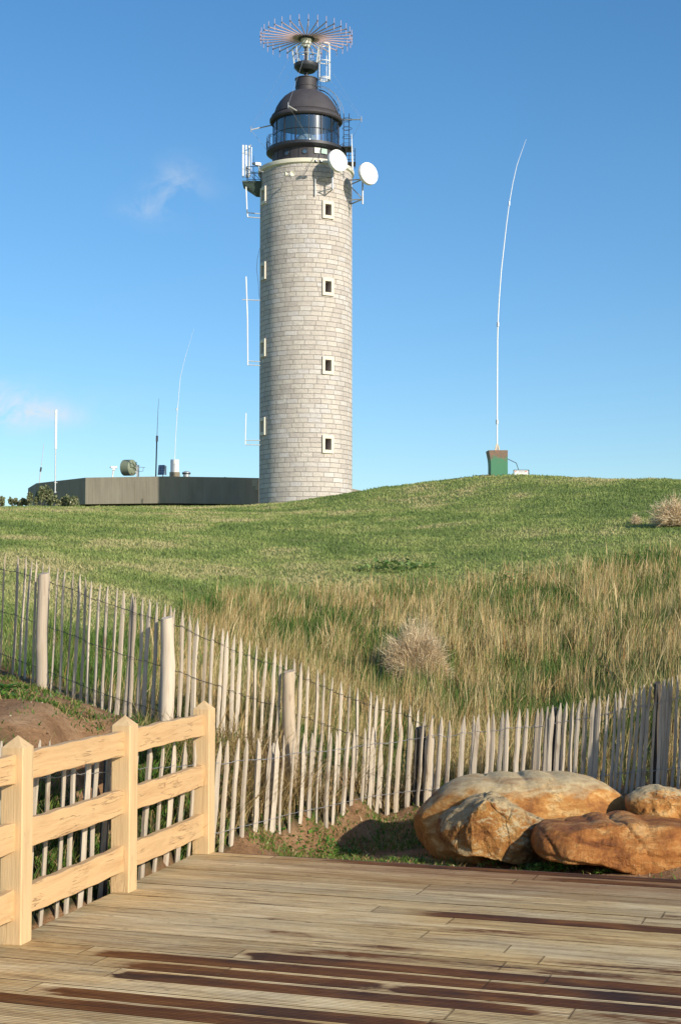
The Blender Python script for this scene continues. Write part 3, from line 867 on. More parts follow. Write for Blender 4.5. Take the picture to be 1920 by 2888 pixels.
def blades_arrays(P, H, Wd, lean_dir, lean_amt, yaw, C, levels=3):
    """P (n,3) bases, returns verts, faces(flat), nper, colours"""
    n = len(P)
    fr_ = np.linspace(0, 1, levels + 1)
    vs = []; cs = []
    wx = np.cos(yaw); wy = np.sin(yaw)
    for k, f in enumerate(fr_):
        bend = lean_amt * f ** 1.7
        cx = P[:, 0] + np.cos(lean_dir) * bend * H
        cy = P[:, 1] + np.sin(lean_dir) * bend * H
        cz = P[:, 2] + H * f * np.sqrt(np.clip(1 - (bend * .7) ** 2, .2, 1))
        wv = Wd * (1 - f * 0.75) / 2
        if k < levels:
            vs.append(np.stack([cx - wx * wv, cy - wy * wv, cz], -1)); vs.append(np.stack([cx + wx * wv, cy + wy * wv, cz], -1))
            cs += [C, C]
        else:
            vs.append(np.stack([cx, cy, cz], -1)); cs.append(C)
    V = np.stack(vs, 1); per = V.shape[1]
    Cc = np.stack(cs, 1)
    base = (np.arange(n) * per)[:, None]
    quads = [base + np.array([[2 * k, 2 * k + 1, 2 * k + 3, 2 * k + 2]]) for k in range(levels - 1)]
    tri = base + np.array([[2 * (levels - 1), 2 * (levels - 1) + 1, 2 * levels]])
    flat = np.concatenate(quads + [tri], 1).ravel()
    nper = np.tile(np.array([4] * (levels - 1) + [3]), n)
    return V.reshape(-1, 3), flat, nper, Cc.reshape(-1, 3)
def merge(parts):
    V = []; Fl = []; Np = []; C = []; o = 0
    for v, f, n_, c in parts:
        V.append(v); Fl.append(f + o); Np.append(n_); C.append(c); o += len(v)
    return np.concatenate(V), np.concatenate(Fl), np.concatenate(Np), np.concatenate(C)
def sample_wedge(n, y0, y1, pw, pmin=-700, pmax=2750):
    """points in the ground wedge the hill occupies; pw = falloff of density with distance"""
    u = rng.random(n)
    k = 2 - pw   # pdf(y) ~ y^(1-pw)
    if abs(k) < 1e-6: Y = y0 * (y1 / y0) ** u
    else: Y = (y0 ** k + u * (y1 ** k - y0 ** k)) ** (1 / k)
    px = rng.uniform(pmin, pmax, n)
    X = (px - 960) / F * Y
    return X, Y, px
def pal(t, stops):
    xs = [s[0] for s in stops]
    return np.stack([np.interp(t, xs, [s[1][i] for s in stops]) for i in range(3)], -1)
def surf_z(X, Y):
    z = height(X, Y)
    amp = np.clip((Y - 13) / 15, 0, 1) * 0.09
    z = z + (fbm(X * 0.9, Y * 0.9, 3) - 0.5) * amp * 2
    soil = np.clip((Y - 7) / 3, 0, 1) * (1 - np.clip((Y - 13) / 3, 0, 1))
    return z + (fbm(X * 6, Y * 6, 9) - 0.5) * 0.05 * soil

def tall_mask(X, Y, px):
    """how much tall dry grass grows here"""
    edge = np.interp(px, [-200, 0, 250, 450, 600, 900, 1300, 1600, 1920, 2300], [13.0, 14.0, 15.5, 21, 25, 27.5, 28, 28.5, 29.5, 30])
    edge = edge + (fbm(X * 0.5, Y * 0.35, 21) - 0.5) * 6
    m = 1 - np.clip((Y - edge) / 3.0, 0, 1)
    return m

GREEN = [(0, (0.15, 0.21, 0.06)), (0.3, (0.23, 0.29, 0.085)), (0.6, (0.30, 0.34, 0.11)), (0.85, (0.38, 0.37, 0.15)), (1, (0.47, 0.41, 0.20))]
STRAW = [(0, (0.22, 0.14, 0.055)), (0.3, (0.38, 0.26, 0.105)), (0.7, (0.52, 0.38, 0.17)), (1, (0.66, 0.52, 0.28))]

def make_lawn():
    parts = []
    # far lawn
    n = 560000
    X, Y, px = sample_wedge(n, 15, 100, 1.5)
    tm = tall_mask(X, Y, px)
    keep = (Y > far_Y(px) + 0.3) & (rng.random(n) > tm * 0.75)
    X, Y, px = X[keep], Y[keep], px[keep]; n = len(X)
    Z = surf_z(X, Y)
    cl = fbm(X * 0.55, Y * 0.35, 40, 4); cl2 = fbm(X * 2.6, Y * 1.8, 50, 3); cl3 = fbm(X * 0.12, Y * 0.07, 77, 3)
    H = (0.05 + 0.0006 * Y) * (0.6 + 1.0 * np.clip(cl2 - 0.2, 0, 1)) * rng.uniform(.6, 1.5, n)
    W = (0.008 + 0.00062 * Y) * rng.uniform(.7, 1.4, n)
    t_ = np.clip((cl - 0.5) * 2.3 + (cl3 - .5) * 1.5 + 0.47 + rng.normal(0, .12, n), 0, 1)
    C = pal(t_, GREEN) * rng.uniform(.95, 1.25, n)[:, None]
    parts.append(blades_arrays(np.stack([X, Y, Z - .01], -1), H, W, rng.uniform(0, 6.28, n), rng.uniform(.2, 1.0, n), rng.uniform(0, 6.28, n), C, 2))
    V, Fl, Np, C = merge(parts)
    tag(grid_mesh('lawn_grass', V, Fl, Np, M_blade, {'tint': C}, smooth=False), 'short green grass covering the hill below the lighthouse', 'grass', kind='stuff')
make_lawn()

def make_tall():
    parts = []
    # green under-storey
    n = 290000
    X, Y, px = sample_wedge(n, 10.5, 36, 1.4)
    tm = tall_mask(X, Y, px)
    gm = fbm(X * 1.1, Y * 0.8, 60, 3)
    keep = (Y > far_Y(px) + 0.08) & (rng.random(n) < tm * np.clip(0.45 + (0.54 - gm) * 5, .15, 1))
    X, Y, px, gm = X[keep], Y[keep], px[keep], gm[keep]; n = len(X)
    Z = surf_z(X, Y)
    H = rng.uniform(.12, .42, n) * np.clip(Y / 18, .6, 1.1)
    W = rng.uniform(.006, .013, n) * np.clip(Y / 16, .8, 2.0)
    t_ = np.clip(rng.normal(.42, .22, n) + (gm - .5) * 1.0, 0, 1)
    C = pal(t_, [(0, (0.04, 0.10, 0.015)), (0.4, (0.09, 0.17, 0.03)), (0.7, (0.18, 0.22, 0.05)), (1, (0.34, 0.30, 0.12))])
    parts.append(blades_arrays(np.stack([X, Y, Z - .01], -1), H, W, rng.uniform(0, 6.28, n), rng.uniform(.1, .7, n), rng.uniform(0, 6.28, n), C, 3))
    # straw stems, clumped
    n = 330000
    X, Y, px = sample_wedge(n, 10.5, 36, 1.35)
    tm = tall_mask(X, Y, px)
    gm = fbm(X * 1.1, Y * 0.8, 60, 3); cl = fbm(X * 3.4, Y * 2.6, 71, 2)
    leftfade = np.interp(px, [-200, 250, 480, 620], [.06, .12, .6, 1.0])
    p = tm * leftfade * np.clip((gm - 0.37) * 6, 0.08, 1) * np.clip((cl - .36) * 4, .06, 1)
    keep = (Y > far_Y(px) + 0.10) & (rng.random(n) < p)
    X, Y, px, gm, cl = X[keep], Y[keep], px[keep], gm[keep], cl[keep]; n = len(X)
    Z = surf_z(X, Y)
    edge_h = np.clip(np.interp(px, [0, 400, 700], [.35, .6, 1.0]), 0, 1)
    H = rng.uniform(.18, .50, n) * (0.6 + 0.8 * cl) * edge_h * np.clip(1.12 - (Y - 25) * .02, .7, 1.12)
    tallone = rng.random(n) < 0.02
    H = np.where(tallone, H * 1.5, H)
    W = rng.gamma(2.2, .0028, n).clip(.003, .016) * np.clip(Y / 15, .85, 2.4)
    t_ = np.clip(rng.normal(.5, .34, n) + (cl - .5) * .5, 0, 1)
    C = pal(t_, STRAW)
    grn = rng.random(n) < 0.22
    C = np.where(grn[:, None], pal(rng.random(n), [(0, (.13, .16, .04)), (1, (.30, .29, .11))]), C)
    red = rng.random(n) < 0.08 * (gm > .5)
    C = np.where(red[:, None], C * np.array([.85, .62, .5]), C)
    ld = rng.normal(0.15, 0.9, n) + (cl - .5) * 5
    parts.append(blades_arrays(np.stack([X, Y, Z - .01], -1), H, W, ld, np.abs(rng.normal(.20, .22, n)), rng.uniform(-.9, .9, n), C, 3))
    V, Fl, Np, C = merge(parts)
    tag(grid_mesh('tall_grass', V, Fl, Np, M_dry, {'tint': C}, smooth=False), 'tall straw coloured grass growing behind the paling fences', 'grass', kind='stuff')
make_tall()

def make_between():
    """weeds and dead grass in the wedge between the two fences, and tufts on the soil"""
    parts = []
    n = 170000
    X, Y, px = sample_wedge(n, 8.4, 17.0, 1.0, -500, 1230)
    nY_ = near_Y(px); fY_ = far_Y(px)
    fr_ = (Y - nY_) / np.maximum(fY_ - nY_, .05)
    ok = (Y > nY_ + .06) & (Y < fY_ - .03)
    gm = fbm(X * 2.2, Y * 2.2, 90, 3)
    bank = np.clip((430 - px) / 130, 0, 1) * np.clip((fr_ - .20) / .08, 0, 1)      # bare soil bank at the left
    p = np.where(bank > .3, np.clip((gm - .52) * 5, 0.02, .7), 1.0)
    keep = ok & (rng.random(n) < p)
    X, Y, px, gm, bank = X[keep], Y[keep], px[keep], gm[keep], bank[keep]; n = len(X)
    Z = surf_z(X, Y)
    dry = np.clip((px - 480) / 250, 0, 1) * .8 + .15
    isd = rng.random(n) < dry
    H = np.where(isd, rng.uniform(.12, .42, n), rng.uniform(.06, .22, n)) * np.where(bank > .3, .30, np.interp(px, [350, 560, 700, 1100], [.6, 1.1, 1.5, 1.3]))
    W = np.where(isd, rng.uniform(.004, .008, n), rng.uniform(.008, .02, n))
    C = np.where(isd[:, None], pal(rng.random(n), STRAW) * .85, pal(rng.random(n), [(0, (.04, .10, .015)), (.6, (.10, .19, .03)), (1, (.22, .26, .06))]))
    parts.append(blades_arrays(np.stack([X, Y, Z - .01], -1), H, W, rng.uniform(0, 6.28, n), rng.uniform(.2, 1.1, n), rng.uniform(0, 6.28, n), C, 3))
    # sparse tufts on soil between deck and near fence, and at the picket feet
    n = 95000
    X, Y, px = sample_wedge(n, 9.0, 14.6, 1.0, 600, 2700)
    nY_ = near_Y(px)
    dk = np.array([0.0]); p3 = np.stack([X - C0.x, Y - C0.y], -1); vv = p3[:, 0] * dV.x + p3[:, 1] * dV.y
    ok = (vv < -0.06) & (Y < nY_ + .05)
    gm = fbm(X * 2.6, Y * 2.6, 33, 3)
    near_f = np.exp(-((nY_ - Y) / .35) ** 2)
    p = np.clip((gm - .46) * 5, 0.02, .85) + near_f * .5 * np.clip((1300 - px) / 200, .25, 1) * (gm > .42)
    keep = ok & (rng.random(n) < p)
    X, Y, px = X[keep], Y[keep], px[keep]; n = len(X)
    Z = surf_z(X, Y)
    H = rng.uniform(.02, .075, n); W = rng.uniform(.006, .018, n)
    isd = rng.random(n) < .3
    C = np.where(isd[:, None], pal(rng.random(n), STRAW) * .8, pal(rng.random(n), [(0, (.05, .12, .015)), (.6, (.12, .22, .035)), (1, (.24, .30, .07))]))
    parts.append(blades_arrays(np.stack([X, Y, Z - .005], -1), H, W, rng.uniform(0, 6.28, n), rng.uniform(.4, 1.3, n), rng.uniform(0, 6.28, n), C, 2))
    V, Fl, Np, C = merge(parts)
    tag(grid_mesh('ground_weeds', V, Fl, Np, M_broad, {'tint': C}, smooth=False), 'low weeds and dead grass around the fence feet and bare soil', 'ground cover', kind='stuff')
make_between()

# small stones / crumbs on the soil are part of the weeds' ground: scattered as stuff
def make_crumbs():
    n = 1500
    X, Y, px = sample_wedge(n, 9.6, 15, 1.0, 0, 2100)
    nY_ = near_Y(px); p3 = np.stack([X - C0.x, Y - C0.y], -1); vv = p3[:, 0] * dV.x + p3[:, 1] * dV.y
    keep = ((vv < -.05) & (Y < nY_) & (px > 600)) | ((px < 330) & (Y > nY_ + .9) & (Y < far_Y(px)))
    X, Y = X[keep], Y[keep]; n = len(X); Z = surf_z(X, Y)
    r = rng.uniform(.004, .014, n)
    octv = np.array([(1, 0, 0), (-1, 0, 0), (0, 1, 0), (0, -1, 0), (0, 0, .7), (0, 0, -.7)], float)
    V = np.stack([X, Y, Z], -1)[:, None] + octv[None] * (r[:, None, None] * rng.uniform(.6, 1.3, (n, 6, 1)))
    fs = np.array([(0, 2, 4), (2, 1, 4), (1, 3, 4), (3, 0, 4), (2, 0, 5), (1, 2, 5), (3, 1, 5), (0, 3, 5)])
    Fl = ((np.arange(n) * 6)[:, None, None] + fs[None]).reshape(-1)
    C = np.repeat(pal(rng.random(n), [(0, (.15, .09, .05)), (.8, (.34, .24, .14)), (1, (.6, .5, .38))]), 6, 0)
    tag(grid_mesh('soil_crumbs', V.reshape(-1, 3), Fl, np.full(n * 8, 3), M_dry, {'tint': C}, smooth=False), 'crumbs of earth and small stones lying on the bare soil', 'soil', kind='stuff')
make_crumbs()

# ------------------------------------------------------------------ leafy weeds that stand out, dry bushes, shrubs
def leaf_cluster(name, ctr, rx, ry, n, size, label, cols, hgt, group=None, cat='plant'):
    rs = np.random.default_rng(int(abs(ctr[0] * 100)) + n)
    a = rs.uniform(0, 6.28, n); r = np.sqrt(rs.random(n))
    X = ctr[0] + np.cos(a) * r * rx; Y = ctr[1] + np.sin(a) * r * ry
    Z = surf_z(X, Y) + hgt * rs.uniform(.15, 1, n) * (1 - .6 * r)
    V = []; Fl = []; C = []
    for i in range(n):
        s = size * rs.uniform(.6, 1.3); yaw = rs.uniform(0, 6.28); tilt = rs.uniform(-.2, .9)
        d = np.array([math.cos(yaw) * math.cos(tilt), math.sin(yaw) * math.cos(tilt), math.sin(tilt)])
        w = np.array([-math.sin(yaw), math.cos(yaw), rs.uniform(-.3, .3)]); p = np.array([X[i], Y[i], Z[i]])
        up = np.array([0, 0, 1.0])
        b0 = len(V)
        V += [p, p + d * s * .45 + w * s * .32, p + d * s * .5 + up * (-.06 * s), p + d * s * .45 - w * s * .32, p + d * s - up * s * .12]
        Fl += [(b0, b0 + 1, b0 + 2), (b0, b0 + 2, b0 + 3), (b0 + 1, b0 + 4, b0 + 2), (b0 + 2, b0 + 4, b0 + 3)]
        c = pal(np.array([rs.random()]), cols)[0]
        C += [c] * 5
    # stems
    base = np.array([ctr[0], ctr[1], float(surf_z(np.array([ctr[0]]), np.array([ctr[1]]))[0])])
    V = np.array(V) - base
    o = grid_mesh(name, V, np.array(Fl).ravel(), np.full(len(Fl), 3), M_broad, {'tint': np.array(C)}, smooth=False, loc=tuple(base))
    tag(o, label, cat, group)
    return o
GL = [(0, (.04, .12, .02)), (.6, (.10, .23, .035)), (1, (.20, .34, .06))]
DG = [(0, (.10, .18, .05)), (.6, (.17, .28, .07)), (1, (.26, .36, .12))]
def gp(px, Y): return ((px - 960) / F * Y, Y)
leaf_cluster('leafy_weed', gp(1555, 10.9), .18, .07, 90, .05, 'bright round leaved weed on the soil directly below the two front boulders', GL, .09)
leaf_cluster('leafy_weed', gp(1690, 10.72), .09, .05, 40, .035, 'small sprig at the foot of the right orange boulder by the deck edge', GL, .06)
leaf_cluster('leafy_weed', gp(925, 12.6), .33, .28, 170, .05, 'largest patch of green leaves on the soil left of the boulders', GL, .05)['kind'] = 'stuff'
leaf_cluster('leafy_weed', gp(800, 12.3), .26, .2, 110, .045, 'sprawling weed at the picket feet near the deck corner', GL, .05)['kind'] = 'stuff'
leaf_cluster('leafy_weed', gp(1010, 14.2), .35, .3, 130, .05, 'weed patch shaded by the boulder beside the picket feet', GL, .06)
leaf_cluster('leafy_weed', gp(1115, 35), .95, .5, 120, .18, 'dark green broad leaved clump on the lawn right of the lighthouse, above the dry grass', DG, .25)
leaf_cluster('leafy_weed', gp(1440, 30.5), .5, .4, 70, .17, 'broad leaved clump at the upper edge of the dry grass, right of centre', DG, .3)
leaf_cluster('leafy_weed', gp(1790, 31.5), .7, .4, 90, .18, 'broad leaved clump beside the right edge above the dry grass', DG, .3)
leaf_cluster('leafy_weed', gp(420, 11.45), .16, .08, 40, .08, 'pointed weed leaves at the foot of the middle round fence post', GL, .12)
leaf_cluster('leafy_weed', gp(110, 8.62), .10, .10, 60, .07, 'weed growing in the gap between deck edge and first railing bay', GL, .1)
leaf_cluster('leafy_weed', gp(25, 11.6), .2, .3, 160, .06, 'green weed patch on the soil bank at the left edge of the picture', GL, .08)

def dry_bush(px, Y, rx, rh, n, label, cols, name='dry_shrub', lw=.006):
    rs = np.random.default_rng(n)
    x0, y0 = gp(px, Y); z0 = float(surf_z(np.array([x0]), np.array([y0]))[0])
    parts = []
    # stems fan out from the foot; twigs at the ends
    th = rs.uniform(0, 6.28, n); el_ = np.arccos(rs.uniform(.05, 1, n))
    D = np.stack([np.sin(el_) * np.cos(th), np.sin(el_) * np.sin(th), np.cos(el_)], -1) * np.array([rx, rx, rh])
    s0 = (rs.uniform(.0, 1, n) ** .55 * .88)[:, None] * (1 + .30 * np.sin(th * 3 + 1) * np.sin(el_ * 5))[:, None]
    P0 = D * s0 * rs.uniform(.8, 1.1, (n, 1))
    L = D * rs.uniform(.08, .22, (n, 1)) + rs.normal(0, .13 * rx, (n, 3))
    side = np.cross(L, rs.normal(0, 1, (n, 3))); side /= np.linalg.norm(side, axis=1)[:, None] + 1e-9
    w = lw * rs.uniform(.7, 1.3, (n, 1))
    V = np.stack([P0 - side * w, P0 + side * w, P0 + L], 1).reshape(-1, 3)
    C = np.repeat(pal(np.clip(rs.normal(.5, .25, n), 0, 1), cols), 3, 0)
    o = grid_mesh(name, V, np.arange(3 * n), np.full(n, 3), M_dry, {'tint': C}, smooth=False, loc=(x0, y0, z0))
    tag(o, label, 'shrub'); return o
PINK = [(0, (.38, .27, .15)), (.5, (.68, .53, .33)), (1, (.86, .74, .52))]
dry_bush(1172, 21.0, .50, .80, 24000, 'large rounded dry beige bush in the middle of the tall grass', PINK, lw=.0032)
dry_bush(1905, 41, .72, .82, 6000, 'pale dry bush at the right edge, high on the mound', PINK, lw=.007)
dry_bush(1793, 42.5, .18, .32, 1200, 'smallest pale dry tuft, just left of the pale bush on the mound', PINK, lw=.006)

def shrub(px, Y, py_base, rx, rh, n, label):
    rs = np.random.default_rng(int(px) + 900)
    b0 = at(px, py_base, Y)
    ctr = []
    for k in range(9):
        ctr.append((rs.uniform(-.75, .75) * rx, rs.uniform(-.5, .5) * rx, rs.uniform(.12, .62) * rh, rs.uniform(.25, .5)))
    V = []; Fl = []; C = []
    for i in range(n):
        c = ctr[rs.integers(len(ctr))]
        d = rs.normal(0, 1, 3); d /= np.linalg.norm(d); q = rs.random() ** .4
        p = np.array([c[0] + d[0] * q * c[3] * rx * .6, c[1] + d[1] * q * c[3] * rx * .6, max(0.02, c[2] + d[2] * q * c[3] * rh * .7)])
        a = rs.normal(0, 1, 3); a /= np.linalg.norm(a); b_ = np.cross(a, rs.normal(0, 1, 3)); b_ /= np.linalg.norm(b_)
        s = .075 * rs.uniform(.6, 1.5)
        k0 = len(V); V += [p - a * s, p + b_ * s * .6, p + a * s, p - b_ * s * .6]; Fl += [k0, k0 + 1, k0 + 2, k0 + 3]
        cc = pal(np.array([rs.random() ** 1.3]), [(0, (.12, .15, .07)), (.5, (.22, .25, .12)), (.85, (.36, .35, .20)), (1, (.55, .48, .36))])[0]
        C += [cc] * 4
    root = empty('shrub', b0, label, 'shrub', None)
    o = grid_mesh('foliage', np.array(V), np.array(Fl), np.full(n, 4), M_broad, {'tint': np.array(C)}, smooth=False)
    o.parent = root
    mb = MB()
    for k in range(7):
        c = ctr[k]
        mb.tube([b0 + Vector((c[0] * .2, 0, -.3)), b0 + Vector((c[0] * .6, c[1] * .5, c[2] * .5)), b0 + Vector((c[0], c[1], c[2]))], [.03, .02, .008], 5)
    mb.build('stem', plain('shrub_bark', (.12, .09, .06), .9), root)
shrub(115, 103.5, 1426, .95, 1.6, 2300, 'tallest dark shrub, in front of the left end of the dark building')
shrub(168, 102.5, 1428, .75, .95, 1500, 'low shrub touching the dark building, second from its left end')
shrub(212, 102, 1428, .62, .85, 1300, 'low shrub under the corner where the building turns pale')
shrub(60, 104, 1426, .6, .75, 1000, 'low shrub on the skyline just left of the dark building')
shrub(37, 105, 1426, .35, .7, 500, 'narrow shrub on the skyline between the left edge and the low shrub')
shrub(3, 103, 1426, .3, 1.1, 500, 'shrub cut by the left edge of the picture on the skyline')

# ------------------------------------------------------------------ boulders
def mat_rock(name, variant):
    m, t, b = mat_new(name)
    geo = N(t, 'ShaderNodeNewGeometry'); P = geo.outputs['Position']
    sn = N(t, 'ShaderNodeSeparateXYZ'); t.links.new(geo.outputs['Normal'], sn.inputs[0])
    n1 = noise_n(t, mapping(t, P, (1, 1, 2.0)), 2.6, 10, 0.74, 0.5)
    n2 = noise_n(t, P, 13, 9, 0.78, 0.3)
    n3 = noise_n(t, mapping(t, P, (1.2, 1.2, 4)), 3.0, 5, 0.6, 1.0)
    orange = ramp(t, n1, [(0.32, (0.10, 0.036, 0.012)), (0.42, (0.27, 0.105, 0.024)), (0.52, (0.42, 0.19, 0.045)), (0.60, (0.56, 0.34, 0.13)), (0.72, (0.64, 0.48, 0.26))])
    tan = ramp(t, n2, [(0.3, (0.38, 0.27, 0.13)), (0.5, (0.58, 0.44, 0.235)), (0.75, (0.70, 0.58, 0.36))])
    if variant == 'stained': orange = mixc_(t, 1.0, orange, (0.86, 0.72, 0.6), 'MULTIPLY')
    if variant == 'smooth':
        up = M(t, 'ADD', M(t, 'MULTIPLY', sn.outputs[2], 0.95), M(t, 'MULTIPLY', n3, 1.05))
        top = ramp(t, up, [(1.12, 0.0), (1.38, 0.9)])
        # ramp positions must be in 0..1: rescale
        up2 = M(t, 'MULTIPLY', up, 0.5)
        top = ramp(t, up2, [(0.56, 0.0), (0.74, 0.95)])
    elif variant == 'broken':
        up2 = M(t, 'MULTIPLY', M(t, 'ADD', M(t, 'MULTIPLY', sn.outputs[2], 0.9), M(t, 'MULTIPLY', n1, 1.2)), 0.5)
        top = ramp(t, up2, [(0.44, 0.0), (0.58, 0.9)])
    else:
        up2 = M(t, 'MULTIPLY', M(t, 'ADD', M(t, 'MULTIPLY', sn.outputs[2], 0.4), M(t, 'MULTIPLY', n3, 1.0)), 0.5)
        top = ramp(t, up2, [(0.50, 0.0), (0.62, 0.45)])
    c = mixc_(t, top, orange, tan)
    # lichen-white chips
    vo = N(t, 'ShaderNodeTexVoronoi'); vo.inputs['Scale'].default_value = 6.5
    vo.inputs['Randomness'].default_value = 1
    t.links.new(mapping(t, P, (1, 1, .7)), vo.inputs['Vector'])
    ch = ramp(t, M(t, 'ADD', vo.outputs['Distance'], M(t, 'MULTIPLY', n2, 0.25)), [(0.155, 0.75), (0.185, 0.0)])
    chm = ramp(t, noise_n(t, P, 1.8, 3, 0.5), [(0.50 if variant != 'broken' else 0.4, 0.0), (0.6, 1.0)])
    c = mixc_(t, M(t, 'MULTIPLY', ch, chm), c, (0.62, 0.56, 0.44))
    # crevice darkness put into the colour as streaks running down
    st = noise_n(t, mapping(t, P, (7, 7, 1.0)), 1.6, 6, 0.65, 0.4)
    c = mixc_(t, ramp(t, st, [(0.58, 0.0), (0.74, 0.55 if variant != 'smooth' else 0.25)]), c, (0.11, 0.062, 0.03))
    cr_ = noise_n(t, P, 3.1, 6, 0.6, 1.5)
    crk = M(t, 'MULTIPLY', ramp(t, M(t, 'ABSOLUTE', M(t, 'SUBTRACT', cr_, 0.5)), [(0.0, 0.6), (0.007, 0.0)]), ramp(t, n1, [(0.5, 0.0), (0.6, 1.0)]))
    c = mixc_(t, M(t, 'MULTIPLY', crk, 0.7), c, (0.09, 0.045, 0.02))
    t.links.new(c, b.inputs['Base Color'])
    b.inputs['Roughness'].default_value = 0.62 if variant == 'stained' else 0.78
    b.inputs['Specular IOR Level'].default_value = 0.4
    k = {'smooth': 0.5, 'stained': 0.8, 'broken': 1.5}[variant]
    h = M(t, 'ADD', M(t, 'MULTIPLY', n2, 1.0), M(t, 'MULTIPLY', crk, -0.5))
    if variant != 'smooth': h = M(t, 'ADD', h, M(t, 'MULTIPLY', st, 1.3))
    if variant == 'broken':
        vc = N(t, 'ShaderNodeTexVoronoi'); vc.feature = 'DISTANCE_TO_EDGE'; vc.inputs['Scale'].default_value = 3.6
        wv = N(t, 'ShaderNodeMixRGB'); wv.inputs[0].default_value = 0.12
        nv_ = N(t, 'ShaderNodeTexNoise'); nv_.inputs['Scale'].default_value = 4; nv_.inputs['Detail'].default_value = 5
        t.links.new(P, nv_.inputs['Vector']); t.links.new(mapping(t, P, (1.2, 1.2, .6)), wv.inputs[1]); t.links.new(nv_.outputs['Color'], wv.inputs[2])
        t.links.new(wv.outputs[0], vc.inputs['Vector'])
        fr2 = ramp(t, vc.outputs['Distance'], [(0.0, 0.0), (0.035, 0.8), (0.16, 1.0)])
        h = M(t, 'ADD', h, M(t, 'MULTIPLY', fr2, 0.6))
        c = mixc_(t, 1.0, c, ramp(t, fr2, [(0.0, 0.8), (0.8, 1.0)]), 'MULTIPLY')
        t.links.new(c, b.inputs['Base Color'])
    bump_n(t, b, h, 0.03 * k)
    return m
def boulder(name, outline, Y, depth, label, mat, seed, n_amp, n_scale, exps=0.75, ydrop=0.0, facet=0, top_back=0.0, cuts=6, cutk=(.88, 1.05)):
    """outline: the boulder's skyline in photo pixels, re-measured at distance Y; the stone gets 'depth' metres of thickness"""
    pyc = sum(q[1] for q in outline) / len(outline); pyl = max(q[1] for q in outline); pyt = min(q[1] for q in outline)
    pts = []
    for px, py in outline:
        f_ = max(0.0, (py - pyc) / (pyl - pyc)); p = at(px, py, Y - depth * .36 * f_ + .12 * depth * max(0.0, (pyc - py) / (pyc - pyt)))
        pts.append(Vector((p.x / p.y * Y, Y, p.z - .02)))
    cx = sum(p.x for p in pts) / len(pts); cz = sum(p.z for p in pts) / len(pts)
    NA = 220; ang = []; 
    prs = sorted(((math.atan2(p.z - cz, p.x - cx), math.hypot(p.x - cx, p.z - cz)) for p in pts))
    aa = np.array([p[0] for p in prs]); rr = np.array([p[1] for p in prs])
    aa = np.concatenate([aa - 2 * math.pi, aa, aa + 2 * math.pi]); rr = np.concatenate([rr, rr, rr])
    ga = np.linspace(-math.pi, math.pi, NA, endpoint=False)
    rawR = np.interp(ga, aa, rr)
    def smooth_(arr, sg):
        k_ = np.exp(-0.5 * (np.minimum(np.arange(NA), NA - np.arange(NA)) / sg) ** 2); k_ /= k_.sum()
        return np.real(np.fft.ifft(np.fft.fft(arr) * np.fft.fft(k_)))
    R1 = smooth_(rawR, 1.6); R2 = smooth_(rawR, 9)
    V = []; 
    half = sorted({math.asin(t_ ** (1 / exps)) for t_ in np.linspace(0, .97, 46)} | {math.acos(t_ ** (1 / exps)) for t_ in np.linspace(0, .97, 26)})
    ths = half + [math.pi - h_ for h_ in reversed(half[:-1])]
    NB = len(ths) - 1
    for k in range(NB + 1):
        th = ths[k]     # 0 = towards camera
        cs, sn = math.cos(th), math.sin(th)
        q = math.copysign(abs(cs) ** exps, cs); s = abs(sn) ** exps
        for j in range(NA):
            a = -math.pi + 2 * math.pi * j / NA
            wq_ = abs(sn) ** 2; R = float(R1[j] * wq_ + R2[j] * (1 - wq_))
            x = cx + math.cos(a) * R * s; z = cz + math.sin(a) * R * s
            y = Y - q * depth / 2
            y += top_back * (z - cz)
            V.append(Vector((x, y, z)))
    rp = random.Random(int(seed * 10))
    ctr_ = Vector((cx, Y, cz)); hw = max(abs(p.x - cx) for p in pts); hh_ = max(abs(p.z - cz) for p in pts)
    for q_ in range(cuts):
        a_ = rp.uniform(-math.pi * .95, -.05 * math.pi) ; up_ = rp.uniform(-.35, .9)
        n_ = Vector((math.cos(a_), math.sin(a_), up_)).normalized()
        ext = math.sqrt((n_.x * hw) ** 2 + (n_.y * depth / 2) ** 2 + (n_.z * hh_) ** 2)
        dlim = ext * rp.uniform(cutk[0], cutk[1])
        V = [v - n_ * max(0.0, (v - ctr_).dot(n_) - dlim) * .93 for v in V]
    out = []
    for v in V:
        p = v * n_scale + Vector((seed, seed * 2, 0))
        d = mnoise.fractal(p, 0.8, 2.1, 6)
        if facet:
            r_ = 0
            vd = mnoise.voronoi(v * facet + Vector((seed, 0, 0)))[0]
            r_ = (vd[1] - vd[0])
            d = d * .6 + (r_ - .3) * .9
        g_ = (v.z * 6.5 + v.x * .9 + .55 * mnoise.noise(v * 1.7 + Vector((seed, 0, 0)))) % 1.0 - .5
        lm = max(0.0, mnoise.noise(v * 1.3 + Vector((0, seed, 4))) + .25)
        d -= math.exp(-(g_ / .07) ** 2) * lm * (.022 / n_amp)
        h2 = (v.x * 2.1 + v.z * .7 + .6 * mnoise.noise(v * 2.3 + Vector((0, 0, seed)))) % 1.0 - .5
        d -= math.exp(-(h2 / .035) ** 2) * max(0.0, mnoise.noise(v * 1.1 + Vector((seed, 9, 4))) + .05) * (.05 / n_amp)
        dirn = Vector((v.x - cx, (v.y - Y), v.z - cz)); L = dirn.length
        edge = min(1.0, (abs(v.y - Y) / (depth / 2)) * 1.0 + 0.35)
        out.append(v + dirn.normalized() * d * n_amp * edge)
    F_ = []
    for k in range(NB):
        for j in range(NA):
            j2 = (j + 1) % NA
            F_.append((k * NA + j, k * NA + j2, (k + 1) * NA + j2, (k + 1) * NA + j))
    mb = MB(); mb.v = out; mb.f = F_
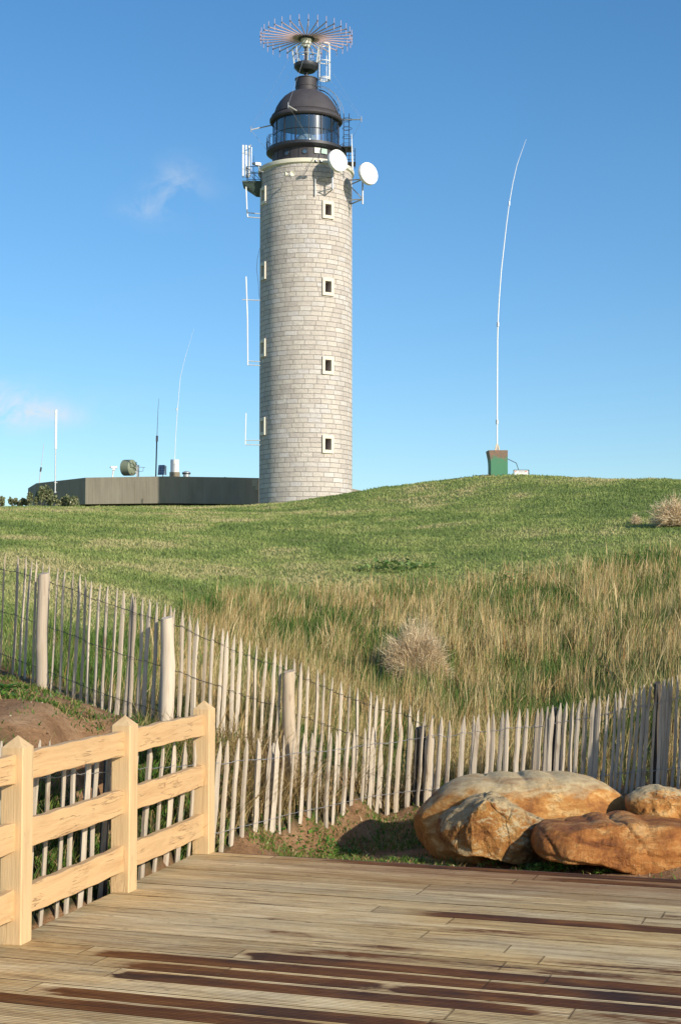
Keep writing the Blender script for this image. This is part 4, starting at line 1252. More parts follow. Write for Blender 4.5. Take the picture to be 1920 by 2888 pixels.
    return mb.build(name, mat, None, smooth=True, label=label, cat='boulder', group='boulders heaped beyond the deck')
R_sm, R_br, R_st = mat_rock('smooth_sandstone', 'smooth'), mat_rock('broken_sandstone', 'broken'), mat_rock('rust_stained_sandstone', 'stained')
boulder('boulder', [(1161, 2330), (1172, 2290), (1215, 2250), (1250, 2215), (1300, 2193), (1380, 2185), (1470, 2180), (1560, 2177), (1640, 2180), (1690, 2192), (1730, 2215), (1765, 2245), (1790, 2285),
                    (1815, 2310), (1800, 2370), (1700, 2440), (1500, 2450), (1300, 2440), (1200, 2400), (1165, 2370)], 12.05, 1.1, 'largest boulder, long with a smooth rounded tan top, behind the two front ones', R_sm, 3.1, 0.02, 2.2, .62, top_back=.45, cuts=7, cutk=(.86, 1.0))
boulder('boulder', [(1239, 2330), (1250, 2300), (1290, 2275), (1330, 2248), (1365, 2236), (1400, 2240), (1440, 2258), (1480, 2285), (1520, 2300), (1556, 2318), (1545, 2350), (1535, 2380), (1500, 2412), (1460, 2430),
                    (1400, 2420), (1340, 2410), (1290, 2400), (1250, 2385), (1240, 2360)], 11.35, .62, 'jagged broken boulder with rough face, front left of the group', R_br, 8.4, 0.06, 4.0, .40, facet=4.2, top_back=.2, cuts=12, cutk=(.74, .98))
boulder('boulder', [(1502, 2345), (1530, 2308), (1600, 2316), (1660, 2308), (1730, 2303), (1820, 2308), (1920, 2310), (2000, 2320), (2030, 2370), (2000, 2430), (1920, 2432), (1870, 2440), (1800, 2447), (1740, 2450),
                    (1700, 2440), (1665, 2428), (1625, 2415), (1590, 2415), (1555, 2420), (1515, 2420), (1503, 2385)], 11.0, .8, 'low smooth rust orange boulder at the front right of the group', R_st, 5.7, 0.03, 3.2, .5, top_back=.55, cuts=9, cutk=(.80, .98))
boulder('boulder', [(1762, 2255), (1775, 2235), (1800, 2222), (1840, 2214), (1880, 2216), (1920, 2225), (1990, 2230), (2050, 2260), (2060, 2320), (1980, 2350), (1850, 2350), (1790, 2325), (1768, 2285)], 11.6, .5,
        'small grey topped boulder cut by the right edge, behind the others', R_sm, 1.9, 0.05, 2.4, .75, top_back=.25)

# ------------------------------------------------------------------ lighthouse
TY = 101.0
TX = at(862, 1400, TY).x
R0 = 3.155
def tz(py, Y=TY): return at(862, py, Y).z
Z0 = 6.9
ZTOP = 31.134
def build_lighthouse():
    root = empty('lighthouse', (TX, TY, 8.0), 'round pale stone lighthouse with black lantern room and dome on top of the hill', 'lighthouse')
    T = Vector((TX, TY, 0))
    wins = []
    for py in (592, 809, 1031, 1253):
        wins.append((28.7, tz(py, TY - R0 * .88)))
    for py in (552, 765, 982, 1203):
        wins.append((-64.0, tz(py, TY - R0 * .45)))
    HW, HH = 0.235, 0.375     # half opening
    def P(deg, r, z):
        a = math.radians(deg)
        return Vector((TX + math.sin(a) * r, TY - math.cos(a) * r, z))
    # shaft as a grid with real openings
    degs = set(range(-180, 180, 3))
    hwd = math.degrees(math.asin(HW / R0))
    for d in (28.7, -64.0):
        degs |= {d - hwd, d + hwd}
    degs = sorted(degs)
    degs = [d for d in degs if not any(abs(d - q) < 1.0 and d != q for c in (28.7, -64.0) for q in (c - hwd, c + hwd))]
    zs = {Z0, ZTOP}
    for _, z in wins: zs |= {z - HH, z + HH}
    z = Z0
    zs = sorted(zs)
    V = []; UV = []; Fc = []; 
    nd = len(degs)
    for zz in zs:
        for d in degs + [180]:
            V.append(P(d, R0, zz)); UV.append((math.radians(d) * R0, zz))
    for i in range(len(zs) - 1):
        for j in range(nd):
            d0 = degs[j]; d1 = (degs + [180])[j + 1]; zc = (zs[i] + zs[i + 1]) / 2; dc = (d0 + d1) / 2
            if any(abs(dc - wd) < hwd and abs(zc - wz) < HH for wd, wz in wins): continue
            a = i * (nd + 1) + j
            Fc.append((a, a + 1, a + nd + 2, a + nd + 1))
    me = bpy.data.meshes.new('shaft'); me.from_pydata([tuple(v - ORIG[root.name]) for v in V], [], Fc)
    uvl = me.uv_layers.new(name='wrap')
    for p in me.polygons:
        for li in p.loop_indices: uvl.data[li].uv = UV[me.loops[li].vertex_index]
    me.shade_smooth()
    m, t, b = mat_new('granite_blocks')
    uvn = N(t, 'ShaderNodeUVMap'); uvn.uv_map = 'wrap'
    br = N(t, 'ShaderNodeTexBrick')
    br.offset = 0.5; br.squash = 1.18; br.squash_frequency = 3
    br.inputs['Scale'].default_value = 1.0
    br.inputs['Brick Width'].default_value = 0.78; br.inputs['Row Height'].default_value = 0.325
    br.inputs['Mortar Size'].default_value = 0.017; br.inputs['Mortar Smooth'].default_value = 0.3; br.inputs['Bias'].default_value = 0.0
    setc(br.inputs['Color1'], (0, 0, 0)); setc(br.inputs['Color2'], (1, 1, 1)); setc(br.inputs['Mortar'], (0.5, 0.5, 0.5))
    # bond wanders a little from course to course
    sx = N(t, 'ShaderNodeSeparateXYZ'); t.links.new(uvn.outputs[0], sx.inputs[0])
    row = M(t, 'FLOOR', M(t, 'DIVIDE', sx.outputs[1], 0.325))
    wn = N(t, 'ShaderNodeTexWhiteNoise', noise_dimensions='1D'); t.links.new(row, wn.inputs['W'])
    cx = N(t, 'ShaderNodeCombineXYZ')
    t.links.new(M(t, 'ADD', sx.outputs[0], M(t, 'MULTIPLY', wn.outputs['Value'], 0.45)), cx.inputs[0]); t.links.new(sx.outputs[1], cx.inputs[1])
    t.links.new(cx.outputs[0], br.inputs['Vector'])
    tone = ramp(t, br.outputs['Color'], [(0, (0.54, 0.48, 0.41)), (0.35, (0.61, 0.545, 0.455)), (0.7, (0.65, 0.585, 0.49)), (0.9, (0.60, 0.56, 0.51)), (1, (0.71, 0.65, 0.56))])
    nn = noise_n(t, uvn.outputs[0], 7, 6, 0.65)
    c = mixc_(t, 1.0, tone, ramp(t, nn, [(0.3, 0.86), (0.7, 1.08)]), 'MULTIPLY')
    c = mixc_(t, 1.0, c, (0.90, 0.915, 0.99), 'MULTIPLY')
    c = mixc_(t, br.outputs['Fac'], c, (0.31, 0.28, 0.25))
    runs = noise_n(t, mapping(t, uvn.outputs[0], (3.2, .10, 1)), 1.0, 5, 0.6)
    topz = N(t, 'ShaderNodeMapRange'); topz.inputs['From Min'].default_value = 22; topz.inputs['From Max'].default_value = 31.2
    t.links.new(sx.outputs[1], topz.inputs['Value'])
    c = mixc_(t, M(t, 'MULTIPLY', ramp(t, runs, [(.50, 0.0), (.68, 0.55)]), M(t, 'MULTIPLY_ADD', topz.outputs[0], 0.6, 0.25)), c, (0.36, 0.32, 0.27))
    big = noise_n(t, mapping(t, uvn.outputs[0], (1, .25, 1)), 0.8, 5, 0.6)
    c = mixc_(t, 1.0, c, ramp(t, big, [(0.3, 0.92), (0.7, 1.05)]), 'MULTIPLY')
    t.links.new(c, b.inputs['Base Color'])
    b.inputs['Roughness'].default_value = 0.88; b.inputs['Specular IOR Level'].default_value = 0.2
    rough_n = noise_n(t, mapping(t, uvn.outputs[0], (4.5, 6, 1)), 1.0, 6, 0.75, 0.3)
    hh = M(t, 'SUBTRACT', M(t, 'MULTIPLY', rough_n, 0.9), M(t, 'MULTIPLY', br.outputs['Fac'], 0.8))
    bump_n(t, b, hh, 0.095)
    me.materials.append(m)
    o = bpy.data.objects.new('shaft', me); COL.objects.link(o); o.parent = root
    M_frame = plain('window_surround_stone', (0.66, 0.60, 0.50), 0.8, 0, .06, 3, .004)
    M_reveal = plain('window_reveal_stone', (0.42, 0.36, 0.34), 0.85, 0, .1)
    M_pane = plain('dark_window_glass', (0.04, 0.045, 0.055), 0.15, 0, .1)
    for wd, wz in wins:
        a = math.radians(wd); nrm = Vector((math.sin(a), -math.cos(a), 0)); tan = Vector((math.cos(a), math.sin(a), 0)); up = Vector((0, 0, 1))
        c = Vector((TX, TY, wz)) + nrm * R0
        f_ = MB(); ax = (tan, nrm, up)
        ow, oh = 0.42, 0.60; pr = 0.10
        # four pieces butted around the opening, reaching back to the wall
        dpt = pr + 0.10; cc = nrm * (pr / 2 - 0.05)
        f_.box(c + cc + up * ((HH + oh) / 2), (2 * ow, dpt, oh - HH), ax=ax)
        f_.box(c + cc - up * ((HH + oh) / 2), (2 * ow, dpt, oh - HH), ax=ax)
        f_.box(c + cc + tan * ((HW + ow) / 2), (ow - HW, dpt, 2 * HH), ax=ax)
        f_.box(c + cc - tan * ((HW + ow) / 2), (ow - HW, dpt, 2 * HH), ax=ax)
        # keep the opening clear: pieces stop at the wall, reveals continue inward
        w = f_.build('window', M_frame, root, bevel=0.008)
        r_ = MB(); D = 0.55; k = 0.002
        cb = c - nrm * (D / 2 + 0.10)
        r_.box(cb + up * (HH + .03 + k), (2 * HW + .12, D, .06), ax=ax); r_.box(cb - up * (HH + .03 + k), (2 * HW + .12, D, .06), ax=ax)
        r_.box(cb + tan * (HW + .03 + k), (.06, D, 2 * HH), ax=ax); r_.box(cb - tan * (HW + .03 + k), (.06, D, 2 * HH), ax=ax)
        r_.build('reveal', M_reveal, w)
        p_ = MB(); p_.box(c - nrm * 0.60, (2 * HW - .01, .03, 2 * HH - .01), ax=ax)
        p_.build('pane', M_pane, w)
    # cornice
    M_cor = plain('pale_stone_band', (0.66, 0.62, 0.50), 0.8, 0, .08, 2, .004)
    MB().lathe(T, [(R0 - .1, 30.978), (R0 + .02, 31.103), (R0 + .13, 31.155), (R0 + .15, 31.291), (R0 + .13, 31.416), (R0 + .02, 31.457), (2.2, 31.499)], 96).build('cornice', M_cor, root, smooth=True)
    M_blk = plain('brown_black_lantern_paint', (0.038, 0.034, 0.040), 0.62, 0, .25, 1.5, .002, 12)
    M_dome = plain('sunburnt_dome_paint', (0.046, 0.042, 0.050), 0.72, 0, .22, 1.2, .002, 10)
    M_iron = plain('black_iron', (0.030, 0.032, 0.040), 0.5, 0.2, .2)
    # drum with vertical seams
    d_ = MB().lathe(T, [(2.30, 31.478), (2.30, 32.604)], 96)
    drum = d_.build('drum', M_blk, root, smooth=True)
    sm = MB()
    for k in range(24):
        a = k * 15 + 4; sm.box(P(a, 2.31, 32.041), (.035, .03, 1.06), math.radians(a))
    sm.build('seam', M_iron, drum)
    for dg in (-33, -1):
        q = MB(); a = math.radians(dg); n_ = Vector((math.sin(a), -math.cos(a), 0)); c = T + n_ * 2.31 + Vector((0, 0, 32.145))
        tn = Vector((math.cos(a), math.sin(a), 0))
        q.ring(c, .17, .035, 20, 6, axis=(tn, Vector((0, 0, 1))))
        ph = q.build('porthole', M_iron, root, smooth=True)
        q = MB().lathe(c - n_ * .01, [(.16, 0), (.16, .02), (0.001, .035)], 20, ax=n_); q.build('pane', plain('porthole_glass', (.05, .09, .14), .1), ph)
    # gallery
    g = MB().lathe(T, [(2.24, 32.458), (2.30, 32.479), (2.66, 32.604), (2.74, 32.646), (2.74, 32.834), (2.27, 32.845)], 96)
    gal = g.build('gallery', M_iron, root, smooth=True)
    # glazing
    mg = bpy.data.materials.new('lantern_glass'); mg.use_nodes = True; t = mg.node_tree; t.nodes.clear()
    out = N(t, 'ShaderNodeOutputMaterial'); gl = N(t, 'ShaderNodeBsdfGlossy'); gl.inputs['Roughness'].default_value = 0.09; gl.inputs['Color'].default_value = (.9, .95, 1, 1)
    trn = N(t, 'ShaderNodeBsdfTransparent'); trn.inputs['Color'].default_value = (.72, .80, .86, 1)
    lw = N(t, 'ShaderNodeLayerWeight'); lw.inputs['Blend'].default_value = 0.35
    mx = N(t, 'ShaderNodeMixShader'); t.links.new(M(t, 'MULTIPLY_ADD', lw.outputs['Fresnel'], 0.6, 0.12), mx.inputs[0])
    t.links.new(trn.outputs[0], mx.inputs[1]); t.links.new(gl.outputs[0], mx.inputs[2]); t.links.new(mx.outputs[0], out.inputs[0])
    gz = MB(); n = 96; i0 = 0
    for zz in (32.845, 34.788):
        for j in range(n):
            a = 2 * math.pi * j / n; gz.v.append(T + Vector((math.cos(a) * 2.255, math.sin(a) * 2.255, zz)))
    for j in range(n): gz.f.append((j, (j + 1) % n, n + (j + 1) % n, n + j))
    gz.build('glazing', mg, root, smooth=True)
    mu = MB()
    for k in range(16):
        mu.box(P(k * 22.5 + 6, 2.275, 33.816), (.05, .06, 1.86), math.radians(k * 22.5 + 6))
    mu.ring(T + Vector((0, 0, 33.816)), 2.28, .018, 64, 5)
    mu.build('glazing_bars', M_iron, root)
    # inside: metal lining above, optic and pillars below
    M_line = plain('lantern_lining', (0.10, 0.16, 0.24), 0.35, 0.6, .2)
    MB().lathe(T, [(2.12, 34.694), (1.3, 35.364), (.4, 35.573), (.001, 35.594)], 64).build('inner_hood', M_line, root, smooth=True)
    M_optic = plain('optic_glass', (.55, .65, .68), .12, .5, .1)
    op = MB().lathe(T, [(.35, 32.855), (.55, 33.064), (.78, 33.377), (.78, 33.586), (.55, 33.900)], 24)
    op.build('optic', M_optic, root, smooth=True)
    pl = MB()
    for k in range(10):
        pl.tube([P(k * 36 + 12, 1.75, 32.803), P(k * 36 + 12, 1.75, 34.004)], .045, 6)
    pl.build('inner_pillars', M_iron, root)
    # eave and dome
    dm = MB().lathe(T, [(2.10, 34.736), (2.44, 34.767), (2.52, 34.862), (2.52, 34.987), (2.42, 35.050), (2.36, 35.155), (2.40, 35.217), (2.24, 35.280), (2.20, 35.490), (2.08, 35.835), (1.86, 36.202), (1.58, 36.537), (1.25, 36.789), (.95, 36.925), (.74, 36.978)], 96)
    dome = dm.build('dome', M_dome, root, smooth=True)
    vb = MB().lathe(T, [(.80, 36.915), (.80, 37.020), (.745, 37.062), (.745, 37.272), (.765, 37.293), (.765, 37.335), (.745, 37.356), (.745, 37.838), (.79, 37.859), (.79, 37.912), (.2, 37.975), (.10, 37.985)], 48)
    vb.build('ventilator', M_blk, root, smooth=True)
    # railing of the gallery on the left and behind, ladders at the right
    rl = MB()
    for zz in (.45, .85):
        rl.ring(T + Vector((0, 0, 32.845 + zz)), 2.70, .018, 50, 5, a0=math.radians(20), a1=math.radians(205))
    for k in range(11):
        a = math.radians(20 + k * 18.5); p = T + Vector((math.cos(a) * 2.70, math.sin(a) * 2.70, 32.834)); rl.tube([p, p + Vector((0, 0, .86))], .02, 5)
    for k in range(3):
        a = math.radians(186 + k * 9); c = T + Vector((math.cos(a) * 2.72, math.sin(a) * 2.72, 32.855))
        rl.tube([c, c + Vector((-.02, 0, .5)), c + Vector((.12, 0, .85)), c + Vector((.38, .05, 1.0))], .018, 5)
    rl.build('gallery_railing', M_iron, root)
    lad = MB()
    # dark caged ladder beside the lantern, right
    for dx in (2.58, 2.95):
        lad.tube([(TX + dx, TY - .9, 31.499), (TX + dx, TY - .9, 35.207)], .028, 5)
    for k in range(12): lad.tube([(TX + 2.58, TY - .9, 31.707 + k * .29), (TX + 2.95, TY - .9, 31.707 + k * .29)], .017, 5)
    for k in range(4):
        lad.ring((TX + 2.82, TY - 1.1, 32.855 + k * .62), .32, .016, 14, 5)
    lad.box((TX + 2.7, TY - .7, 32.771), (1.0, 1.3, .05))
    lad.box((TX + 2.95, TY - .8, 31.707), (.9, 1.0, .05))
    for dx in (2.75, 3.35):
        lad.tube([(TX + dx, TY - 1.2, 31.291), (TX + dx, TY - 1.2, 32.698)], .025, 5)
    for k in range(4): lad.tube([(TX + 2.75, TY - 1.2, 31.603 + k * .3), (TX + 3.35, TY - 1.2, 31.603 + k * .3)], .018, 5)
    lad.build('side_ladder', M_iron, root)
    # curved ladder following the dome
    dl = MB(); prof = [(2.45, 35.050), (2.36, 35.490), (2.22, 35.888), (1.98, 36.286), (1.68, 36.642), (1.32, 36.925), (.95, 37.062)]
    A_, B_ = 66, 76
    dl.tube([P(A_, r, zz) for r, zz in prof], .022, 5); dl.tube([P(B_, r, zz) for r, zz in prof], .022, 5)
    for r, zz in prof: dl.tube([P(A_, r, zz), P(B_, r, zz)], .016, 5)
    dl.build('dome_ladder', M_iron, root)
    hp = MB(); prof2 = [(2.62, 35.364), (2.55, 35.783), (2.38, 36.223), (2.12, 36.621), (1.72, 36.999), (1.25, 37.251), (.85, 37.314)]
    hp.tube([P(A_ - 1, r, zz) for r, zz in prof2], .016, 5)
    hp.tube([P(B_ + 6, r, zz) for r, zz in prof2], .016, 5)
    for (r, zz), (r2, z2) in zip(prof, prof2): hp.tube([P(A_, r, zz), P(A_ - 1, r2, z2)], .012, 4)
    hp.build('dome_handrail', plain('grey_handrail', (.35, .36, .37), .5, .5), root)
    vl = MB(); vl.tube([(TX + .80, TY - .35, 36.936), (TX + .80, TY - .35, 39.036)], .03, 5); vl.tube([(TX + .98, TY - .2, 36.936), (TX + .98, TY - .2, 39.036)], .018, 5)
    for k in range(8): vl.tube([(TX + .80, TY - .35, 37.041 + k * .25), (TX + .98, TY - .2, 37.041 + k * .25)], .012, 4)
    vl.build('upper_ladder', M_iron, root)
    # plate with light box on the drum, black fitting on the cornice
    s_ = MB(); s_.box(P(20, 2.36, 32.229), (.42, .06, .36), math.radians(20)); s_.build('notice_plate', plain('pale_plate', (.62, .66, .58), .6), root)
    s_ = MB(); s_.box(P(32, 2.37, 32.229), (.44, .06, .34), math.radians(32)); s_.build('notice_plate', plain('pale_green_plate', (.34, .48, .42), .6), root)
    return root, P
LH, PT = build_lighthouse()
T0 = Vector((TX, TY, 0))
M_white = plain('white_paint', (0.78, 0.78, 0.76), 0.45, 0, .04)
M_gal = plain('galvanised_steel', (0.40, 0.42, 0.44), 0.45, 0.5, .12)
M_galL = plain('pale_steel', (0.62, 0.62, 0.60), 0.45, 0.3, .08)
M_dark = plain('dark_steel', (0.04, 0.045, 0.055), 0.5, 0.3, .2)
M_spoke = plain('anodised_spoke_metal', (0.60, 0.44, 0.43), 0.34, 0.25, .10, 9)

# direction finder antenna on the mast
def build_antenna():
    root = empty('direction_finder_antenna', (TX, TY, 37.985), 'wheel of radiating rods on a mast above the lighthouse dome', 'antenna')
    T = T0
    MB().lathe(T, [(.13, 37.964), (.13, 38.248), (.19, 38.269), (.19, 38.364), (.11, 38.385), (.11, 40.404)], 16).build('mast', M_dark, root, smooth=True)
    MB().lathe(T, [(.14, 38.427), (.62, 38.469), (.82, 38.679), (.85, 38.721), (.85, 38.952), (.80, 38.973), (.80, 38.763), (.15, 38.742)], 40).build('platform', M_dark, root, smooth=True)
    hub = MB().lathe(T, [(.20, 40.141), (.26, 40.194), (.26, 40.320), (.36, 40.362), (.36, 40.510), (.30, 40.552), (.38, 40.615), (.38, 40.763), (.20, 40.826)], 28).build('hub', plain('pale_hub_metal', (.66, .66, .58), .5, 0, .15), root, smooth=True)
    MB().lathe(T, [(.55, 40.720), (.60, 40.763), (.60, 40.847), (.1, 40.889)], 28).build('hub_collar', M_dark, root, smooth=True)
    zt = 40.826
    for k in range(32):
        a = 2 * math.pi * (k + .35) / 32
        d = Vector((math.cos(a), math.sin(a), 0))
        rod = MB(); rod.tube([T + d * .5 + Vector((0, 0, zt - .02)), T + d * 3.14 + Vector((0, 0, zt + .02))], [.052, .036], 6)
        ro = rod.build('rod', M_spoke, root)
        nd = MB(); nd.lathe(T + d * 3.17 + Vector((0, 0, zt - .02)), [(.03, -.02), (.052, 0), (.052, .07), (.03, .09)], 8)
        nd.build('joint', M_dark, ro)
        e = MB(); e.tube([T + d * 3.17 + Vector((0, 0, zt - .40)), T + d * 3.17 + Vector((0, 0, zt + .42))], [.021, .021], 5)
        e.build('dipole', M_spoke, ro)
    # little guard rail on the platform
    g = MB()
    for k in range(7):
        a = math.radians(20 + k * 52)
        p0 = T + Vector((math.cos(a) * .82, math.sin(a) * .82, 38.952)); p1 = T + Vector((math.cos(a) * .98, math.sin(a) * .98, 40.036))
        g.tube([p0, p1], .035 if k % 3 else .055, 5)
    g.ring(T + Vector((0, 0, 39.510)), .90, .02, 36, 5); g.ring(T + Vector((0, 0, 40.004)), .98, .02, 36, 5)
    g.build('guard_rail', M_galL, root)
    # white safety cage hanging at the right
    c = MB(); cx, cy = TX + 1.28, TY - .35
    for (dx, dy) in ((-.36, -.1), (.30, -.2), (.36, .12), (.12, .3)):
        c.tube([(cx + dx, cy + dy, 37.723), (cx + dx, cy + dy, 40.246)], .027, 5)
    for zz in (37.754, 39.015, 40.225):
        c.ring((cx, cy, zz), .37, .035, 24, 6)
    c.ring((cx, cy, 37.859), .37, .03, 24, 6)
    for k in range(3): c.tube([(TX + .6, TY - .2, 39.036 + k * .4), (cx - .3, cy, 39.036 + k * .4)], .02, 5)
    c.build('safety_cage', M_white, root)
build_antenna()

# booms with guy wires round the lantern
def boom(px, py, Y, base_deg, label):
    tip = at(px, py, Y)
    a = math.radians(base_deg)
    b0 = T0 + Vector((math.sin(a) * 2.50, -math.cos(a) * 2.50, 34.893))
    root = empty('guy_boom', b0, label, 'boom', 'booms that spread the antenna guy wires')
    m = MB(); m.tube([b0, tip], [.05, .04], 6); m.build('arm', M_galL, root)
    m = MB(); m.tube([tip - Vector((0, 0, .18)), tip + Vector((0, 0, .22))], .03, 5); m.build('tip_fitting', M_gal, root)
    w = MB()
    w.tube([tip, T0 + Vector((math.sin(a) * .80, -math.cos(a) * .80, 38.931))], .004, 4)
    w.tube([tip + Vector((0, 0, .1)), T0 + Vector((math.sin(a + .4) * .85, -math.cos(a + .4) * .85, 39.983))], .004, 4)
    w.tube([tip, T0 + Vector((math.sin(a + .35) * 2.72, -math.cos(a + .35) * 2.72, 32.855))], .008, 4)
    w.build('guy_wire', M_gal, root)
boom(708, 366, 101.2, -105, 'boom pointing left from the lighthouse eave')
boom(1019, 337, 99.3, 78, 'boom pointing right from the lighthouse eave')
boom(813, 298, 96.6, -14, 'short white boom pointing forward in front of the lighthouse dome')

# microwave dishes
def dish(px, py, Y, R, yaw_deg, label, pole):
    c = at(px, py, Y)
    a = math.radians(yaw_deg); n_ = Vector((math.sin(a) * .985, -math.cos(a) * .985, .10)).normalized()
    root = empty('microwave_dish', c - Vector((0, 0, R)), label, 'dish antenna', 'white microwave dishes near the top of the lighthouse')
    MB().lathe(c, [(R * .35, -.42), (R * .8, -.28), (R, -.20), (R * 1.0, 0.02), (R * .985, .035), (R * .6, .05), (0.001, .055)], 56, ax=n_).build('radome', M_white, root, smooth=True)
    MB().lathe(c, [(.12, -.62), (.14, -.40)], 16, ax=n_).build('hub', M_gal, root, smooth=True)
    m = MB(); pole(m, c, n_); m.build('mount', M_gal, root)
def pole1(m, c, n_):
    p = c - n_ * .62
    m.tube([p + Vector((0, 0, .45)), Vector((p.x, p.y, c.z - 1.75))], .06, 8)
    wall = T0 + Vector((math.sin(math.radians(22)), -math.cos(math.radians(22)), 0)) * R0
    bz = c.z - 1.72
    for q, dd in ((16, -.15), (34, .1)):
        wq = T0 + Vector((math.sin(math.radians(q)), -math.cos(math.radians(q)), 0)) * R0
        m.tube([(p.x, p.y, bz), (wq.x, wq.y, bz + dd)], .04, 6)
        m.tube([(p.x, p.y, bz + .9), (wq.x, wq.y, bz + .9 + dd)], .035, 6)
    wq = T0 + Vector((math.sin(math.radians(12)), -math.cos(math.radians(12)), 0)) * (R0 + .12)
    m.tube([(wq.x, wq.y, bz - .45), (wq.x, wq.y, bz + .75)], .04, 6)
def pole2(m, c, n_):
    p = c - n_ * .66
    m.tube([p + Vector((0, 0, .3)), Vector((p.x, p.y, c.z - 1.95))], .055, 8)
    for zz in (c.z - .25, c.z - 1.62):
        for q in (62, 80):
            wq = T0 + Vector((math.sin(math.radians(q)), -math.cos(math.radians(q)), 0)) * R0
            m.tube([(p.x, p.y, zz), (wq.x, wq.y, zz + .1)], .045, 6)
    wq = T0 + Vector((math.sin(math.radians(62)), -math.cos(math.radians(62)), 0)) * R0
    m.tube([(wq.x, wq.y, c.z - .3), (p.x, p.y, c.z - 1.6)], .04, 6)
dish(954, 453, 97.05, .755, 39, 'white round dish mounted in front of the lighthouse gallery, the left one', pole1)
dish(1040, 489, 98.4, .765, 39, 'white round dish standing clear of the tower on its right', pole2)

# twin horn siren
def siren():
    c = at(817, 493, 96.7)
    root = empty('fog_siren', c, 'small twin horn loudspeaker on the upper tower face', 'siren')
    a = math.radians(-20)
    for s, q in ((-1, -75), (1, 25)):
        aa = math.radians(q); n_ = Vector((math.sin(aa), -math.cos(aa), 0))
        p = c + Vector((s * .10, -.1, 0))
        MB().lathe(p, [(.06, 0), (.10, .10), (.17, .22), (.155, .22), (.08, .12)], 20, ax=n_).build('horn', plain('horn_paint', (.62, .60, .50), .6), root, smooth=True)
    MB().tube([c + Vector((0, 0, 0)), c + Vector((.08, .75, 0))], .06, 8).build('bracket', M_galL, root)
siren()

# left balcony, with panel antennas standing on it
def balcony():
    x0, x1 = TX - 4.32, TX - 2.95
    zf = tz(524, TY)
    root = empty('service_balcony', (x0, TY - .4, zf), 'green black railed balcony on the left side of the lighthouse top', 'balcony')
    m = MB(); m.box(((x0 + x1) / 2, TY - .3, zf), (x1 - x0, 1.5, .12)); m.build('floor', plain('green_black_steel', (.05, .075, .065), .6), root)
    # tapering underside
    m = MB(); i = len(m.v)
    y0, y1 = TY - 1.0, TY + .4
    m.v += [Vector(p) for p in ((x0, y0, zf - .065), (x1, y0, zf - .065), (x1, y1, zf - .065), (x0, y1, zf - .065), (x0 + .9, y0 + .3, zf - .75), (x1, y0 + .3, zf - .80), (x1, y1 - .3, zf - .80), (x0 + .9, y1 - .3, zf - .75))]
    m.f += [(0, 1, 5, 4), (1, 2, 6, 5), (2, 3, 7, 6), (3, 0, 4, 7), (4, 5, 6, 7), (3, 2, 1, 0)]
    m.build('bracket', plain('green_black_steel', (.05, .075, .065), .6), root)
    m = MB()
    for yy in (TY - 1.0, TY + .4):
        for zz in (.5, 1.0): m.tube([(x0 + .3, yy, zf + .06 + zz), (x1 + .02, yy, zf + .06 + zz)], .022, 5)
        for f_ in (.3, .75, 1.25): m.tube([(x0 + f_, yy, zf + .06), (x0 + f_, yy, zf + 1.06)], .022, 5)
        m.tube([(x0 + .3, yy, zf + 1.0), (x0 + 1.25, yy, zf + .1)], .018, 5)
    for zz in (.5, 1.0): m.tube([(x0 + .3, TY - 1.0, zf + .06 + zz), (x0 + .3, TY + .4, zf + .06 + zz)], .022, 5)
    m.build('railing', M_dark, root)
    return zf, x0
zf, xb = balcony()
for dx, dy, lab in ((0.0, -.9, 'leftmost white panel antenna on the balcony rail'), (.20, -.8, 'middle white panel antenna on the balcony rail'), (.40, -.7, 'white panel antenna nearest the tower on the balcony rail')):
    m = MB(); m.box((xb + .04 + dx, TY + dy, zf + 1.45 + dx * .1), (.12, .10, 2.25))
    m.build('panel_antenna', M_white, None, bevel=.02, label=lab, cat='antenna', group='white panel antennas')
m = MB(); m.tube([(xb + .40, TY - .95, zf + 2.5), (xb + .56, TY - .95, zf + 2.55), (xb + .62, TY - .95, zf + 2.4), (xb + .62, TY - .95, zf + .1)], .035, 6)
m.tube([(xb + .02, TY - .96, zf + 2.0), (xb + .60, TY - .96, zf + 2.0)], .02, 5); m.tube([(xb + .02, TY - .96, zf + .9), (xb + .60, TY - .96, zf + .9)], .02, 5)
m.build('antenna_support', M_galL, None, label='bent white tube holding the panel antennas on the balcony', cat='bracket')
def camera_unit():
    c = at(727, 468, 99.0)
    root = empty('surveillance_camera', c, 'grey camera on the left rim of the lighthouse cornice', 'camera')
    m = MB(); m.box(c + Vector((.0, 0, .12)), (.42, .22, .2), .5); m.build('housing', M_galL, root, bevel=.02)
    m = MB(); m.lathe(c + Vector((-.24, -.12, .12)), [(.08, 0), (.08, .1)], 14, ax=(-1, -.5, 0)); m.build('lens', M_dark, root, smooth=True)
    m = MB(); m.tube([c + Vector((.05, 0, .02)), c + Vector((.1, .1, -.3)), c + Vector((.45, .3, -.35))], .04, 6); m.build('bracket', M_gal, root)
camera_unit()
def fitting():
    c = at(898, 455, 96.65)
    root = empty('floodlight', c, 'pair of small dark lamps on the cornice left of the white dishes', 'lamp')
    for s in (-.16, .16):
        m = MB(); m.box(c + Vector((s, -.05, -.02)), (.22, .18, .16), .2); m.build('housing', M_dark, root, bevel=.02)
        m = MB(); m.lathe(c + Vector((s + .04, -.17, -.02)), [(.05, 0), (.055, .03), (.001, .035)], 12, ax=(.2, -1, 0)); m.build('lens', M_white, root)
    m = MB(); m.tube([c + Vector((0, 0, 0)), c + Vector((0, .3, .25)), c + Vector((.1, .7, 1.0))], .02, 5); m.tube([c + Vector((-.12, 0, 0)), c + Vector((.04, .3, .6)), c + Vector((.22, .72, 1.05))], .012, 5); m.build('cable', M_dark, root)
fitting()

